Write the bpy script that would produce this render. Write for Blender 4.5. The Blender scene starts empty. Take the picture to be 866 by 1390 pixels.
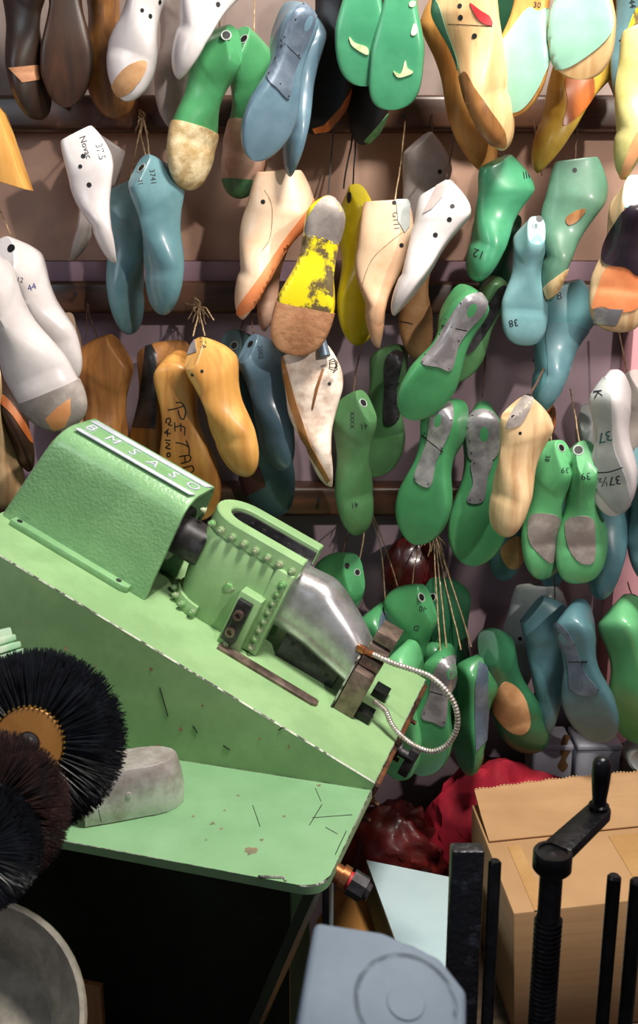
import bpy, bmesh, math, random
from mathutils import Vector, Matrix, noise
from mathutils.bvhtree import BVHTree
random.seed(7)
R = math.radians
SC = bpy.context.scene
COL = SC.collection

# ------------------------------------------------------------------ camera
F_PX, PITCH, CAM = 1360.0, R(14.5), Vector((0, -1.65, 1.5))
cd = bpy.data.cameras.new('camera')
cam = bpy.data.objects.new('camera', cd)
COL.objects.link(cam)
cam.location = CAM
cam.rotation_euler = (R(90) - PITCH, 0, 0)
cd.sensor_fit = 'VERTICAL'
cd.sensor_height = 24.0
cd.lens = 24.0 * F_PX / 1390.0
cd.clip_start = 0.02
SC.camera = cam


def ray(px, py):
    a, b = (px - 433) / F_PX, -(py - 695) / F_PX
    return Vector((a, math.cos(PITCH) + b * math.sin(PITCH), -math.sin(PITCH) + b * math.cos(PITCH)))


def at_y(px, py, y):
    d = ray(px, py)
    return CAM + d * ((y - CAM.y) / d.y)


def at_z(px, py, z):
    d = ray(px, py)
    return CAM + d * ((z - CAM.z) / d.z)


def at_d(px, py, dist):
    return CAM + ray(px, py) * dist


# ------------------------------------------------------------------ materials
def lin(c):
    return tuple(((v / 255) / 12.92 if v / 255 <= .04045 else ((v / 255 + .055) / 1.055) ** 2.4) for v in c) + (1,)


MATS = {}


def _new(name):
    m = bpy.data.materials.new(name)
    m.use_nodes = True
    nt = m.node_tree
    b = nt.nodes['Principled BSDF']
    return m, nt, b


def paint(name, c, c2=None, rough=.38, scale=14, lo=.42, hi=.62, bump=0, bscale=90, metal=0, spec=.5, coat=0, detail=5):
    """painted or plastic surface: two tones mixed by noise"""
    if name in MATS:
        return MATS[name]
    m, nt, b = _new(name)
    N, L = nt.nodes, nt.links
    tc = N.new('ShaderNodeTexCoord')
    nz = N.new('ShaderNodeTexNoise')
    nz.inputs['Scale'].default_value = scale
    nz.inputs['Detail'].default_value = detail
    nz.inputs['Roughness'].default_value = .65
    L.new(tc.outputs['Object'], nz.inputs['Vector'])
    rp = N.new('ShaderNodeValToRGB')
    rp.color_ramp.elements[0].position = lo
    rp.color_ramp.elements[1].position = hi
    if c2 is None:
        c2 = tuple(v * .86 for v in c)
    rp.color_ramp.elements[0].color = lin(c2)
    rp.color_ramp.elements[1].color = lin(c)
    L.new(nz.outputs['Fac'], rp.inputs['Fac'])
    L.new(rp.outputs['Color'], b.inputs['Base Color'])
    b.inputs['Roughness'].default_value = rough
    b.inputs['Metallic'].default_value = metal
    b.inputs['Specular IOR Level'].default_value = spec
    b.inputs['Coat Weight'].default_value = coat
    b.inputs['Coat Roughness'].default_value = .15
    if bump:
        n2 = N.new('ShaderNodeTexNoise')
        n2.inputs['Scale'].default_value = bscale
        n2.inputs['Detail'].default_value = 3
        L.new(tc.outputs['Object'], n2.inputs['Vector'])
        bp = N.new('ShaderNodeBump')
        bp.inputs['Strength'].default_value = bump
        bp.inputs['Distance'].default_value = .002
        L.new(n2.outputs['Fac'], bp.inputs['Height'])
        L.new(bp.outputs['Normal'], b.inputs['Normal'])
    MATS[name] = m
    return m


def wood(name, c, c2, rough=.42, stretch=(34, 34, 3.5), coat=.15):
    if name in MATS:
        return MATS[name]
    m, nt, b = _new(name)
    N, L = nt.nodes, nt.links
    tc = N.new('ShaderNodeTexCoord')
    mp = N.new('ShaderNodeMapping')
    mp.inputs['Scale'].default_value = stretch
    L.new(tc.outputs['Object'], mp.inputs['Vector'])
    nz = N.new('ShaderNodeTexNoise')
    nz.inputs['Scale'].default_value = 1.6
    nz.inputs['Detail'].default_value = 6
    nz.inputs['Distortion'].default_value = .6
    L.new(mp.outputs['Vector'], nz.inputs['Vector'])
    nb = N.new('ShaderNodeTexNoise')
    nb.inputs['Scale'].default_value = 11
    nb.inputs['Detail'].default_value = 4
    L.new(tc.outputs['Object'], nb.inputs['Vector'])
    mx = N.new('ShaderNodeMath')
    mx.operation = 'MULTIPLY_ADD'
    mx.inputs[1].default_value = .6
    L.new(nz.outputs['Fac'], mx.inputs[0])
    sc = N.new('ShaderNodeMath')
    sc.operation = 'MULTIPLY'
    sc.inputs[1].default_value = .4
    L.new(nb.outputs['Fac'], sc.inputs[0])
    L.new(sc.outputs[0], mx.inputs[2])
    rp = N.new('ShaderNodeValToRGB')
    rp.color_ramp.elements[0].position = .36
    rp.color_ramp.elements[1].position = .60
    rp.color_ramp.elements[0].color = lin(c2)
    rp.color_ramp.elements[1].color = lin(c)
    L.new(mx.outputs[0], rp.inputs['Fac'])
    L.new(rp.outputs['Color'], b.inputs['Base Color'])
    b.inputs['Roughness'].default_value = rough
    b.inputs['Coat Weight'].default_value = coat
    b.inputs['Coat Roughness'].default_value = .25
    MATS[name] = m
    return m


def flat(name, c, rough=.6, metal=0):
    return paint(name, c, tuple(v * .94 for v in c), rough, metal=metal)


# ------------------------------------------------------------------ object bookkeeping
WLOC = {}


def tag(o, label, cat, group=None, kind=None):
    if label:
        o['label'] = label
    if cat:
        o['category'] = cat
    if group:
        o['group'] = group
    if kind:
        o['kind'] = kind
    return o


def thing(name, loc, label, cat, group=None):
    o = bpy.data.objects.new(name, None)
    o.empty_display_size = .02
    COL.objects.link(o)
    o.location = loc
    WLOC[o] = Vector(loc)
    return tag(o, label, cat, group)


class MB:
    """collects shapes in world space and links them as one mesh object"""

    def __init__(self):
        self.bm = bmesh.new()

    def faces_of(self, verts, quads, mi=0):
        vs = [self.bm.verts.new(v) for v in verts]
        out = []
        for q in quads:
            try:
                f = self.bm.faces.new([vs[i] for i in q])
                f.material_index = mi
                out.append(f)
            except ValueError:
                pass
        return vs, out

    def loft(self, rings, cap0=True, cap1=True, closed=True, mi=0):
        n = len(rings[0])
        vs = [[self.bm.verts.new(p) for p in r] for r in rings]
        for a, b in zip(vs, vs[1:]):
            for i in range(n if closed else n - 1):
                j = (i + 1) % n
                f = self.bm.faces.new((a[i], a[j], b[j], b[i]))
                f.material_index = mi
        for flag, ring, rev in ((cap0, vs[0], True), (cap1, vs[-1], False)):
            if flag and closed:
                c = self.bm.verts.new(sum((v.co for v in ring), Vector()) / n)
                for i in range(n):
                    j = (i + 1) % n
                    f = self.bm.faces.new((ring[j], ring[i], c) if rev else (ring[i], ring[j], c))
                    f.material_index = mi
        return vs

    def prism(self, pts, ext, bevel=0, seg=2, mi=0, taper=None):
        pts = [Vector(p) for p in pts]
        ext = Vector(ext)
        tmp = bmesh.new()
        a = [tmp.verts.new(p) for p in pts]
        top = taper or [p + ext for p in pts]
        b = [tmp.verts.new(p) for p in top]
        n = len(pts)
        tmp.faces.new(a[::-1])
        tmp.faces.new(b)
        for i in range(n):
            j = (i + 1) % n
            tmp.faces.new((a[i], a[j], b[j], b[i]))
        bmesh.ops.recalc_face_normals(tmp, faces=tmp.faces)
        if bevel:
            bmesh.ops.bevel(tmp, geom=tmp.edges[:], offset=bevel, segments=seg, affect='EDGES', profile=.5, clamp_overlap=True)
        self.absorb(tmp, mi)
        return self

    def absorb(self, tmp, mi=0):
        mp = {v: self.bm.verts.new(v.co) for v in tmp.verts}
        for f in tmp.faces:
            try:
                g = self.bm.faces.new([mp[v] for v in f.verts])
                g.material_index = mi
            except ValueError:
                pass
        tmp.free()

    def box(self, o, ax, ay, az, bevel=0, seg=2, mi=0):
        """o: a corner, ax ay az: the three edge vectors"""
        o, ax, ay, az = Vector(o), Vector(ax), Vector(ay), Vector(az)
        return self.prism([o, o + ax, o + ax + ay, o + ay], az, bevel, seg, mi)

    def tube(self, pts, r, n=8, caps=True, mi=0):
        pts = [Vector(p) for p in pts]
        rs = r if isinstance(r, (list, tuple)) else [r] * len(pts)
        rings = []
        up = Vector((.31, .52, .79))
        for i, p in enumerate(pts):
            t = (pts[min(i + 1, len(pts) - 1)] - pts[max(i - 1, 0)]).normalized()
            u = up - t * up.dot(t)
            if u.length < .05:
                u = t.orthogonal()
            u.normalize()
            up = u
            v = t.cross(u)
            rings.append([p + (u * math.cos(k * math.tau / n) + v * math.sin(k * math.tau / n)) * rs[i] for k in range(n)])
        self.loft(rings, caps, caps, mi=mi)
        return self

    def lathe(self, o, axis, prof, n=24, mi=0, cap0=True, cap1=True):
        """prof: list of (distance along axis, radius)"""
        o, axis = Vector(o), Vector(axis).normalized()
        u = axis.orthogonal().normalized()
        v = axis.cross(u)
        rings = [[o + axis * h + (u * math.cos(k * math.tau / n) + v * math.sin(k * math.tau / n)) * max(r, 1e-5) for k in range(n)] for h, r in prof]
        self.loft(rings, cap0, cap1, mi=mi)
        return self

    def build(self, name, mats, parent=None, angle=38, smooth=True):
        if not isinstance(mats, (list, tuple)):
            mats = [mats]
        bm = self.bm
        bmesh.ops.recalc_face_normals(bm, faces=bm.faces)
        if parent is None:
            lo = Vector((min(v.co.x for v in bm.verts), min(v.co.y for v in bm.verts), min(v.co.z for v in bm.verts)))
            hi = Vector((max(v.co.x for v in bm.verts), max(v.co.y for v in bm.verts), max(v.co.z for v in bm.verts)))
            org = Vector(((lo.x + hi.x) / 2, (lo.y + hi.y) / 2, lo.z))
        else:
            org = WLOC[parent]
        for v in bm.verts:
            v.co -= org
        me = bpy.data.meshes.new(name)
        bm.to_mesh(me)
        bm.free()
        for m in mats:
            me.materials.append(m)
        if smooth:
            me.polygons.foreach_set('use_smooth', [True] * len(me.polygons))
            me.set_sharp_from_angle(angle=R(angle))
        o = bpy.data.objects.new(name, me)
        COL.objects.link(o)
        if parent is None:
            o.location = org
        else:
            o.parent = parent
        WLOC[o] = org
        return o


# ------------------------------------------------------------------ the shoe last
def catmull(tab, n):
    """resample rows of equal length by Catmull-Rom"""
    out = []
    m = len(tab) - 1
    for k in range(n + 1):
        t = k / n * m
        i = min(int(t), m - 1)
        f = t - i
        p0, p1, p2, p3 = tab[max(i - 1, 0)], tab[i], tab[i + 1], tab[min(i + 2, m)]
        out.append([.5 * (2 * b + (c - a) * f + (2 * a - 5 * b + 4 * c - d) * f * f + (3 * b - a - 3 * c + d) * f ** 3) for a, b, c, d in zip(p0, p1, p2, p3)])
    return out


#        Fx   Fz    Kx    Kz    w    wk  sm   p    q
LOW = [(.335, .372, .03, .366, .060, 1., .5, 3.0, 2.8),
       (.372, .345, .008, .30, .066, 1., .5, 2.9, 2.3),
       (.395, .314, -.006, .21, .078, 1., .56, 2.6, 2.2),
       (.41, .291, -.01, .13, .094, 1., .62, 2.2, 2.2),
       (.425, .274, .004, .07, .107, .98, .65, 1.9, 2.6),
       (.442, .262, .04, .045, .107, .93, .68, 1.8, 4.0),
       (.462, .249, .12, .042, .103, .90, .68, 1.75, 5.5),
       (.496, .228, .24, .045, .096, .88, .66, 1.75, 6.0),
       (.538, .208, .38, .032, .104, .88, .63, 1.8, 6.0),
       (.592, .187, .52, .008, .134, .93, .6, 1.9, 6.0),
       (.665, .163, .64, .0, .160, .96, .6, 2.0, 6.0),
       (.735, .140, .73, .002, .164, .97, .62, 2.0, 6.0)]
HIGH = [(.015, -.05, .0, -.32, .060, 1., .5, 3.0, 2.8),
        (.08, -.035, .07, -.345, .067, 1., .5, 2.9, 2.3),
        (.16, -.025, .16, -.36, .078, 1., .54, 2.6, 2.2),
        (.23, -.018, .25, -.365, .092, 1., .58, 2.3, 2.2),
        (.29, -.012, .33, -.352, .102, .98, .6, 2.0, 2.6),
        (.33, -.008, .385, -.333, .103, .93, .63, 1.9, 4.0),
        (.37, -.002, .44, -.305, .102, .90, .64, 1.8, 5.5),
        (.43, .002, .52, -.268, .100, .88, .64, 1.8, 6.0),
        (.50, -.004, .59, -.235, .108, .9, .62, 1.8, 6.0),
        (.565, -.02, .655, -.212, .128, .93, .6, 1.9, 6.0),
        (.64, -.045, .71, -.20, .143, .96, .6, 2.0, 6.0),
        (.70, -.068, .755, -.192, .143, .97, .62, 2.0, 6.0)]
AB_LOW = ((-.01, .17), (1.0, .045))
AB_HIGH = ((.0, -.185), (1.0, -.15))


def _frame(tab, A, B, spring, toe, tipt):
    rows = [list(r) for r in tab]
    Fx, Fz, Kx, Kz, w, wk, sm, p, q = rows[-1]
    n = 12
    for i in range(1, n + 1):
        s = math.sin(i / n * math.pi / 2) * .997
        xk = Kx + (1.0 - Kx) * s
        zk = Kz + (B[1] - .012 - Kz) * s ** 1.7
        th = math.hypot(Fx - Kx, Fz - Kz)
        # the instep line falls from the last full section to a rounded tip
        drop = (1 - s ** 2.6) ** .62
        t = th * (tipt + (1 - tipt) * (1 - s)) * drop + .008
        lx = (Fx - Kx) / th * (1 - s)
        dx, dz = lx, math.sqrt(max(.05, 1 - lx * lx))
        ww = w * (1 - s ** toe) ** (1 / min(toe, 2.4))
        rows.append([xk + dx * t, zk + dz * t, xk, zk, max(ww, .006), wk, sm, p, q])
    ax, az = B[0] - A[0], B[1] - A[1]
    L = math.hypot(ax, az)
    ux, uz = ax / L, az / L
    for r in rows:
        for k in (0, 2):
            x, z = r[k] - A[0], r[k + 1] - A[1]
            r[k], r[k + 1] = (x * ux + z * uz) / L, (-x * uz + z * ux) / L
        r[4] /= L
    return rows


def last_rings(h=.3, W=1., H=1., toe=2., flip=1, spring=.05, tipt=.62):
    lo = _frame(LOW, *AB_LOW, spring, toe, tipt)
    hi = _frame(HIGH, *AB_HIGH, spring, toe, tipt)
    rows = [[a * (1 - h) + b * h for a, b in zip(r, s)] for r, s in zip(lo, hi)]
    body, tip = rows[:12], rows[11:]
    rows = catmull(body, 26) + tip[1:]
    rings = []
    for k, (Fx, Fz, Kx, Kz, w, wk, sm, p, q) in enumerate(rows):
        ring = []
        w *= W
        pts = []
        for i in range(7):
            a = i / 6 * math.pi / 2
            pts.append((sm * (1 - math.cos(a) ** (2 / p)), w * math.sin(a) ** (2 / p)))
        for i in range(1, 9):
            b = i / 8 * math.pi / 2
            s = sm + (1 - sm) * math.sin(b) ** (2 / q)
            y = w * max(math.cos(b), 0) ** (2 / q)
            y *= 1 + (wk - 1) * (s - sm) / (1 - sm)
            pts.append((s, y))
        loop = pts + [(s, -y) for s, y in reversed(pts[1:-1])]
        xm = (Fx + Kx) / 2
        c = flip * .045 * max(0, (xm - .35) / .65) ** 1.6
        for s, y in loop:
            x, z = Fx + (Kx - Fx) * s, Fz + (Kz - Fz) * s
            ring.append(Vector((x, y + c, z * H)))
        rings.append(ring)
    # a small rounded rim round the plateau
    c0 = sum(rings[0], Vector()) / len(rings[0])
    rim = [c0 + (v - c0) * .95 for v in rings[0]]
    nrm = (rings[0][7] - c0).cross(rings[0][0] - c0).normalized()
    if nrm.dot(c0 - sum(rings[3], Vector()) / len(rings[3])) < 0:
        nrm = -nrm
    rings[0] = [v - nrm * .004 for v in rings[0]]
    return [rim] + rings


class Last:
    pass


def shoe_last(label, A, B, Y, phi, mat, h=.3, W=1., H=1., toe=2., flip=1, dY=0., extras=(), group=None, loc_mats=None):
    pa, pb = at_y(*A, Y), at_y(*B, Y + dY)
    L = (pb - pa).length
    e1 = (pb - pa).normalized()
    mid = (pa + pb) / 2
    n = (CAM - mid)
    n = (n - e1 * n.dot(e1)).normalized()
    s = n.cross(e1)
    z = n * math.cos(R(phi)) + s * math.sin(R(phi))
    y = z.cross(e1)
    root = thing('shoe_last', pa, label, 'shoe last', group)
    rings = [[pa + (e1 * v.x + y * v.y + z * v.z) * L for v in r] for r in last_rings(h, W, H, toe, flip)]
    mb = MB()
    mb.loft(rings)
    bmesh.ops.recalc_face_normals(mb.bm, faces=mb.bm.faces)
    bvh = BVHTree.FromBMesh(mb.bm)
    src = mb.bm.copy()
    body = mb.build('body', mat, root, 34)
    S = Last()
    S.root, S.body, S.bvh, S.src, S.L, S.fr = root, body, bvh, src, L, (pa, e1, y, z)
    for ex in extras:
        globals()['ex_' + ex[0]](S, *ex[1:])
    src.free()
    return S


def hit(S, px, py):
    d = ray(px, py).normalized()
    loc, nor, idx, dist = S.bvh.ray_cast(CAM, d)
    if loc is None:
        return None
    if nor.dot(d) > 0:
        nor = -nor
    return loc, nor


def smooth_poly(pts, n=6):
    out = []
    m = len(pts)
    for i in range(m):
        p0, p1, p2, p3 = [pts[(i + k) % m] for k in (-1, 0, 1, 2)]
        for k in range(n):
            f = k / n
            out.append(tuple(.5 * (2 * b + (c - a) * f + (2 * a - 5 * b + 4 * c - d) * f * f + (3 * b - a - 3 * c + d) * f ** 3) for a, b, c, d in zip(p0, p1, p2, p3)))
    return out


def project_2d(S, bm, thk, skirt=True):
    """lays a flat 2-D mesh (pixel coordinates) on the surface of the last"""
    info = {}
    ok = []
    for v in list(bm.verts):
        info[v] = hit(S, v.co.x, v.co.y)
        if info[v]:
            ok.append(Vector((v.co.x, v.co.y)))
    if len(ok) < 3:
        return False
    for v in list(bm.verts):
        if info[v] is None:
            # beyond the outline: bring it back to the nearest point on the last
            q = Vector((v.co.x, v.co.y))
            near = min(ok, key=lambda o: (o - q).length_squared)
            lo_, hi_ = 0., 1.
            got = hit(S, near.x, near.y)
            for _ in range(7):
                md = (lo_ + hi_) / 2
                g = hit(S, near.x + (q.x - near.x) * md, near.y + (q.y - near.y) * md)
                if g:
                    lo_, got = md, g
                else:
                    hi_ = md
            info[v] = got
    low = {}
    for v in list(bm.verts):
        loc, nor = info[v]
        low[v] = loc - nor * .0004
        v.co = loc + nor * thk
    # drop cells that jump across a step in depth
    bad = [f for f in bm.faces if max((a.co - b.co).length for a in f.verts for b in f.verts) > .035]
    bmesh.ops.delete(bm, geom=bad, context='FACES')
    if not bm.faces:
        return False
    if skirt:
        be = [e for e in bm.edges if len(e.link_faces) == 1]
        nv = {}
        for e in be:
            for v in e.verts:
                if v not in nv and v in low:
                    nv[v] = bm.verts.new(low[v])
        for e in be:
            a, b = e.verts
            if a in nv and b in nv:
                try:
                    bm.faces.new((a, b, nv[b], nv[a]))
                except ValueError:
                    pass
    return True


def poly_mesh(poly, step):
    bm = bmesh.new()
    bm.faces.new([bm.verts.new((x, y, 0)) for x, y in poly])
    cut_grid(bm, step)
    return bm


def cut_grid(bm, step):
    xs = [v.co.x for v in bm.verts]
    ys = [v.co.y for v in bm.verts]
    x0, x1, y0, y1 = min(xs), max(xs), min(ys), max(ys)
    k = math.ceil(x0 / step) * step
    while k < x1:
        bmesh.ops.bisect_plane(bm, geom=bm.verts[:] + bm.edges[:] + bm.faces[:], plane_co=(k, 0, 0), plane_no=(1, 0, 0))
        k += step
    k = math.ceil(y0 / step) * step
    while k < y1:
        bmesh.ops.bisect_plane(bm, geom=bm.verts[:] + bm.edges[:] + bm.faces[:], plane_co=(0, k, 0), plane_no=(0, 1, 0))
        k += step


def lay(S, name, mat, bm, thk, parent=None, label=None, skirt=True):
    if project_2d(S, bm, thk, skirt):
        mb = MB()
        mb.bm.free()
        mb.bm = bm
        o = mb.build(name, mat, parent or S.root, 30)
        if label:
            o['label'] = label
        return o
    bm.free()
    return None


def ex_patch(S, name, mat, poly, thk=.0012, round_=True, label=None):
    p = smooth_poly(poly, 5) if round_ else poly
    lay(S, name, mat, poly_mesh(p, 4), max(thk, .0014), None, label)


def ex_plate(S, mat, poly, slot=None, cut=None, rivets=(), label=None):
    """steel plate on the sole, with a slot, a cut line and rivets"""
    o = lay(S, 'sole_plate', mat, poly_mesh(smooth_poly(poly, 5), 4), .0018, None, label or 'steel sole plate')
    if o is None:
        return
    if slot:
        cx, cy, rx, ry, a, m = slot
        c, s_ = math.cos(R(a)), math.sin(R(a))
        pts = [(cx + rx * math.cos(t) * c - ry * math.sin(t) * s_, cy + rx * math.cos(t) * s_ + ry * math.sin(t) * c) for t in [k * math.tau / 24 for k in range(24)]]
        lay(S, 'slot', m, poly_mesh(pts, 5), .0019, o, None)
    if cut:
        (xa, ya), (xb, yb) = cut
        dx, dy = xb - xa, yb - ya
        l = math.hypot(dx, dy)
        nx, ny = -dy / l * .7, dx / l * .7
        lay(S, 'joint', MATS['black'], poly_mesh([(xa + nx, ya + ny), (xb + nx, yb + ny), (xb - nx, yb - ny), (xa - nx, ya - ny)], 6), .0019, o, None)
    for x, y in rivets:
        h = hit(S, x, y)
        if h:
            MB().lathe(h[0] + h[1] * .0014, h[1], [(0, .0013), (.0008, .0012), (.0012, .0006)], 8).build('rivet', MATS['dark_steel'], o)


def ex_hole(S, px, py, r=4.5, ring=None):
    h = hit(S, px, py)
    if not h:
        return
    loc, nor = h
    rr = r * (loc - CAM).length / F_PX
    if ring:
        o = MB().lathe(loc, nor, [(0, rr * 1.32), (.0006, rr * 1.3), (.0009, rr * 1.15), (.0006, rr), (.0002, rr)], 20).build('eyelet', MATS[ring], S.root)
        MB().lathe(loc + nor * .0002, nor, [(0, rr), (.0004, rr)], 18).build('bore', MATS['black'], o)
    else:
        MB().lathe(loc - nor * .0008, nor, [(0, rr), (.0012, rr)], 14).build('pin_hole', MATS['black'], S.root)


def text_mesh(txt, size, rot, px, py, xs=1.0, shear=0.):
    """text laid out in the pixel plane: rot 0 reads left to right"""
    cu = bpy.data.curves.new('t', 'FONT')
    cu.body = txt
    cu.size = 1
    cu.align_x = 'CENTER'
    cu.align_y = 'CENTER'
    cu.resolution_u = 2
    cu.shear = shear
    ob = bpy.data.objects.new('t', cu)
    COL.objects.link(ob)
    dg = bpy.context.evaluated_depsgraph_get()
    me = ob.evaluated_get(dg).to_mesh()
    bm = bmesh.new()
    bm.from_mesh(me)
    ob.evaluated_get(dg).to_mesh_clear()
    bpy.data.objects.remove(ob)
    bpy.data.curves.remove(cu)
    c, s = math.cos(R(rot)), math.sin(R(rot))
    for v in bm.verts:
        x, y = v.co.x * size * xs, -v.co.y * size
        v.co = Vector((px + x * c - y * s, py + x * s + y * c, 0))
    return bm


def ex_text(S, txt, px, py, size=10, rot=0, mat='ink', xs=1., shear=0., off=.0004):
    bm = text_mesh(txt, size * 1.35, rot, px, py, xs, shear)
    cut_grid(bm, 7)
    lay(S, 'size_mark', MATS[mat], bm, off, None, None, skirt=False)


def ex_cap(S, mat, t, slant=0., name='toe_cap', off=.0014, side=0., label=None):
    """covers the toe end of the last beyond t"""
    pa, e1, y, z = S.fr
    bm = S.src.copy()
    co = pa + e1 * (t * S.L)
    no = (e1 + z * slant + y * side).normalized()
    bmesh.ops.bisect_plane(bm, geom=bm.verts[:] + bm.edges[:] + bm.faces[:], plane_co=co, plane_no=no, clear_inner=True)
    if not bm.faces:
        bm.free()
        return
    bm.normal_update()
    be = [e for e in bm.edges if len(e.link_faces) == 1]
    old = {v: v.co.copy() for e in be for v in e.verts}
    for v in bm.verts:
        v.co += v.normal * off
    nv = {v: bm.verts.new(c) for v, c in old.items()}
    for e in be:
        a, b = e.verts
        bm.faces.new((a, b, nv[b], nv[a]))
    mb = MB()
    mb.bm.free()
    mb.bm = bm
    o = mb.build(name, mat, S.root, 50)
    if label:
        o['label'] = label


def ex_cord(S, pts, y1=-.02, mat='twine', r=.0011, sag=.0):
    """cord from the surface of the last (first pixel) to the rail (last pixel)"""
    h = hit(S, *pts[0])
    p0 = h[0] if h else at_y(*pts[0], S.fr[0].y)
    m = len(pts) - 1
    P = [p0 - (h[1] * .004 if h else Vector((0, 0, 0)))]
    for i, q in enumerate(pts[1:], 1):
        P.append(at_y(*q, p0.y + (y1 - p0.y) * i / m))
    D = []
    for a, b in zip(P, P[1:]):
        for k in range(6):
            t = k / 6
            D.append(a.lerp(b, t) + Vector((noise.noise(a * 40 + Vector((t * 3, 0, 0))), 0, 0)) * .0012)
    D.append(P[-1])
    MB().tube(D, r, 6).build('hanging_cord', MATS[mat], S.root)


def ex_up(S, dx=0, z=None, mat='twine', r=.0011):
    """cord from the top of the last straight up to the rail above"""
    pa, e1, y, zz = S.fr
    p = pa + e1 * .02
    zr = next((q for q in (1.09, 1.43, 1.71, 2.0) if q > pa.z + .015), 2.0) if z is None else z
    q = Vector((pa.x + dx, -.004, zr))
    D = [p.lerp(q, k / 6) for k in range(7)]
    MB().tube(D, r, 6).build('hanging_cord', MATS[mat], S.root)


def ex_hinge(S):
    """steel socket and a twist of wire at the top of the plaster last"""
    h = hit(S, 438, 505)
    p = h[0] if h else at_y(438, 505, S.fr[0].y)
    a, b = at_y(433, 448, p.y + .01), at_y(441, 484, p.y - .004)
    o = MB().lathe(a, b - a, [(0, .004), (.001, .0062), ((b - a).length, .0085), ((b - a).length + .001, .007)], 16).build('socket', MATS['blue_steel'], S.root)
    pts = [at_y(437 + 2 * math.sin(k), 436 + k * 3, p.y - .012) for k in range(10)]
    MB().tube(pts, .0012, 6).build('hanging_cord', MATS['twine'], S.root)
    pts = [at_y(452 + 6 * math.sin(k * 1.3), 500 + 6 * math.cos(k * 1.3) - k * .6, p.y - .008 - .001 * k) for k in range(14)]
    MB().tube(pts, .0009, 6).build('wire', MATS['dark_steel'], S.root)


def ex_stroke(S, mat, pts, width=1.6, off=.0004):
    """a pen stroke laid on the last"""
    pts = [Vector((x, y, 0)) for x, y in pts]
    if len(pts) > 2:
        pts = [Vector(p) for p in catmull([tuple(p) for p in pts], (len(pts) - 1) * 4)]
    else:
        pts = [pts[0].lerp(pts[1], k / 5) for k in range(6)]
    bm = bmesh.new()
    prev = None
    for i, p in enumerate(pts):
        t = (pts[min(i + 1, len(pts) - 1)] - pts[max(i - 1, 0)]).normalized()
        nn = Vector((-t.y, t.x, 0)) * width / 2
        cur = (bm.verts.new(p + nn), bm.verts.new(p - nn))
        if prev:
            bm.faces.new((prev[0], prev[1], cur[1], cur[0]))
        prev = cur
    lay(S, 'pen_stroke', MATS[mat], bm, off, None, None, skirt=False)
# ------------------------------------------------------------------ palette
flat('black', (8, 8, 9), .5)
flat('ink', (22, 24, 34), .6)
flat('ink_blue', (40, 50, 120), .6)
flat('ink_green', (20, 80, 80), .6)
flat('marker', (18, 15, 12), .45)
flat('red_ink', (185, 40, 45), .5)
paint('steel', (186, 182, 184), (138, 134, 138), .34, 25, metal=.55)
paint('blue_steel', (112, 126, 142), (84, 98, 114), .4, 30, metal=.35)
paint('dark_steel', (74, 72, 76), (46, 44, 46), .4, 30, metal=.5)
paint('white_ring', (160, 168, 162), rough=.4)
paint('twine', (176, 152, 118), (130, 104, 74), .85, 120)
paint('dark_twine', (98, 70, 48), (66, 44, 30), .85, 120)
paint('black_cord', (24, 22, 24), rough=.7)
G = paint('green', (72, 142, 92), (60, 126, 80), .33, 9, coat=.25)
G2 = paint('light_green', (104, 178, 122), (88, 162, 106), .33, 9, coat=.25)
G3 = paint('deep_green', (48, 106, 72), (38, 90, 60), .36, 9, coat=.2)
G4 = paint('olive_green', (78, 122, 78), (66, 106, 66), .38, 9, coat=.15)
GC = paint('jade_green', (74, 150, 110), (58, 132, 94), .32, 8, coat=.3)
GG = paint('grey_green', (88, 130, 108), (70, 106, 84), .42, 8, coat=.15)
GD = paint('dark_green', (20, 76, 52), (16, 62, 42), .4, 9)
MINT = paint('mint', (158, 204, 182), (140, 190, 166), .35, 10, coat=.2)
T = paint('teal', (98, 134, 142), (80, 116, 124), .35, 9, coat=.2)
T2 = paint('pale_teal', (136, 178, 182), (112, 158, 164), .33, 9, coat=.25)
T3 = paint('deep_teal', (84, 122, 130), (68, 104, 112), .38, 9, coat=.15)
TB = paint('blue_grey', (98, 124, 140), (80, 106, 122), .33, 10, coat=.25)
TD = paint('slate_teal', (70, 96, 100), (52, 74, 80), .42, 9)
TBR = paint('teal_and_brown', (88, 134, 140), (104, 92, 72), .42, 7, .44, .5)
Wh = paint('white', (206, 200, 200), (188, 180, 180), .32, 7, coat=.25)
WG = paint('warm_grey', (178, 166, 162), (152, 138, 132), .4, 9)
WB = paint('white_and_brown', (196, 182, 170), (132, 108, 86), .45, 6, .4, .6)
GY = paint('grey_white', (170, 174, 172), (146, 150, 148), .42, 9)
YE = paint('yellow', (232, 212, 24), (214, 188, 16), .32, 9, coat=.3)
YG = paint('yellow_worn', (228, 208, 24), (100, 84, 54), .4, 30, .43, .50)
YW = paint('amber', (204, 168, 66), (168, 124, 44), .38, 9, .4, .6, coat=.25)
YP = paint('straw', (198, 192, 128), (168, 160, 92), .42, 11)
CW = wood('cream_wood', (226, 196, 146), (188, 148, 98))
CW2 = wood('pale_wood', (224, 194, 150), (176, 136, 96))
HW = wood('honey_wood', (206, 152, 80), (158, 100, 44))
HW2 = wood('amber_wood', (214, 164, 90), (176, 120, 56))
BW = wood('brown_wood', (164, 112, 60), (104, 66, 34))
DW = wood('dark_wood', (66, 38, 21), (38, 22, 13))
DDW = wood('dark_brown_wood', (48, 29, 18), (27, 17, 11))
OW = wood('orange_wood', (192, 108, 48), (140, 70, 28))
PW = paint('peach', (222, 164, 118), (200, 132, 84), .42, 7, .4, .62)
PC = paint('peach_cream', (222, 194, 166), (212, 156, 116), .36, 5, .42, .6, coat=.2)
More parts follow.
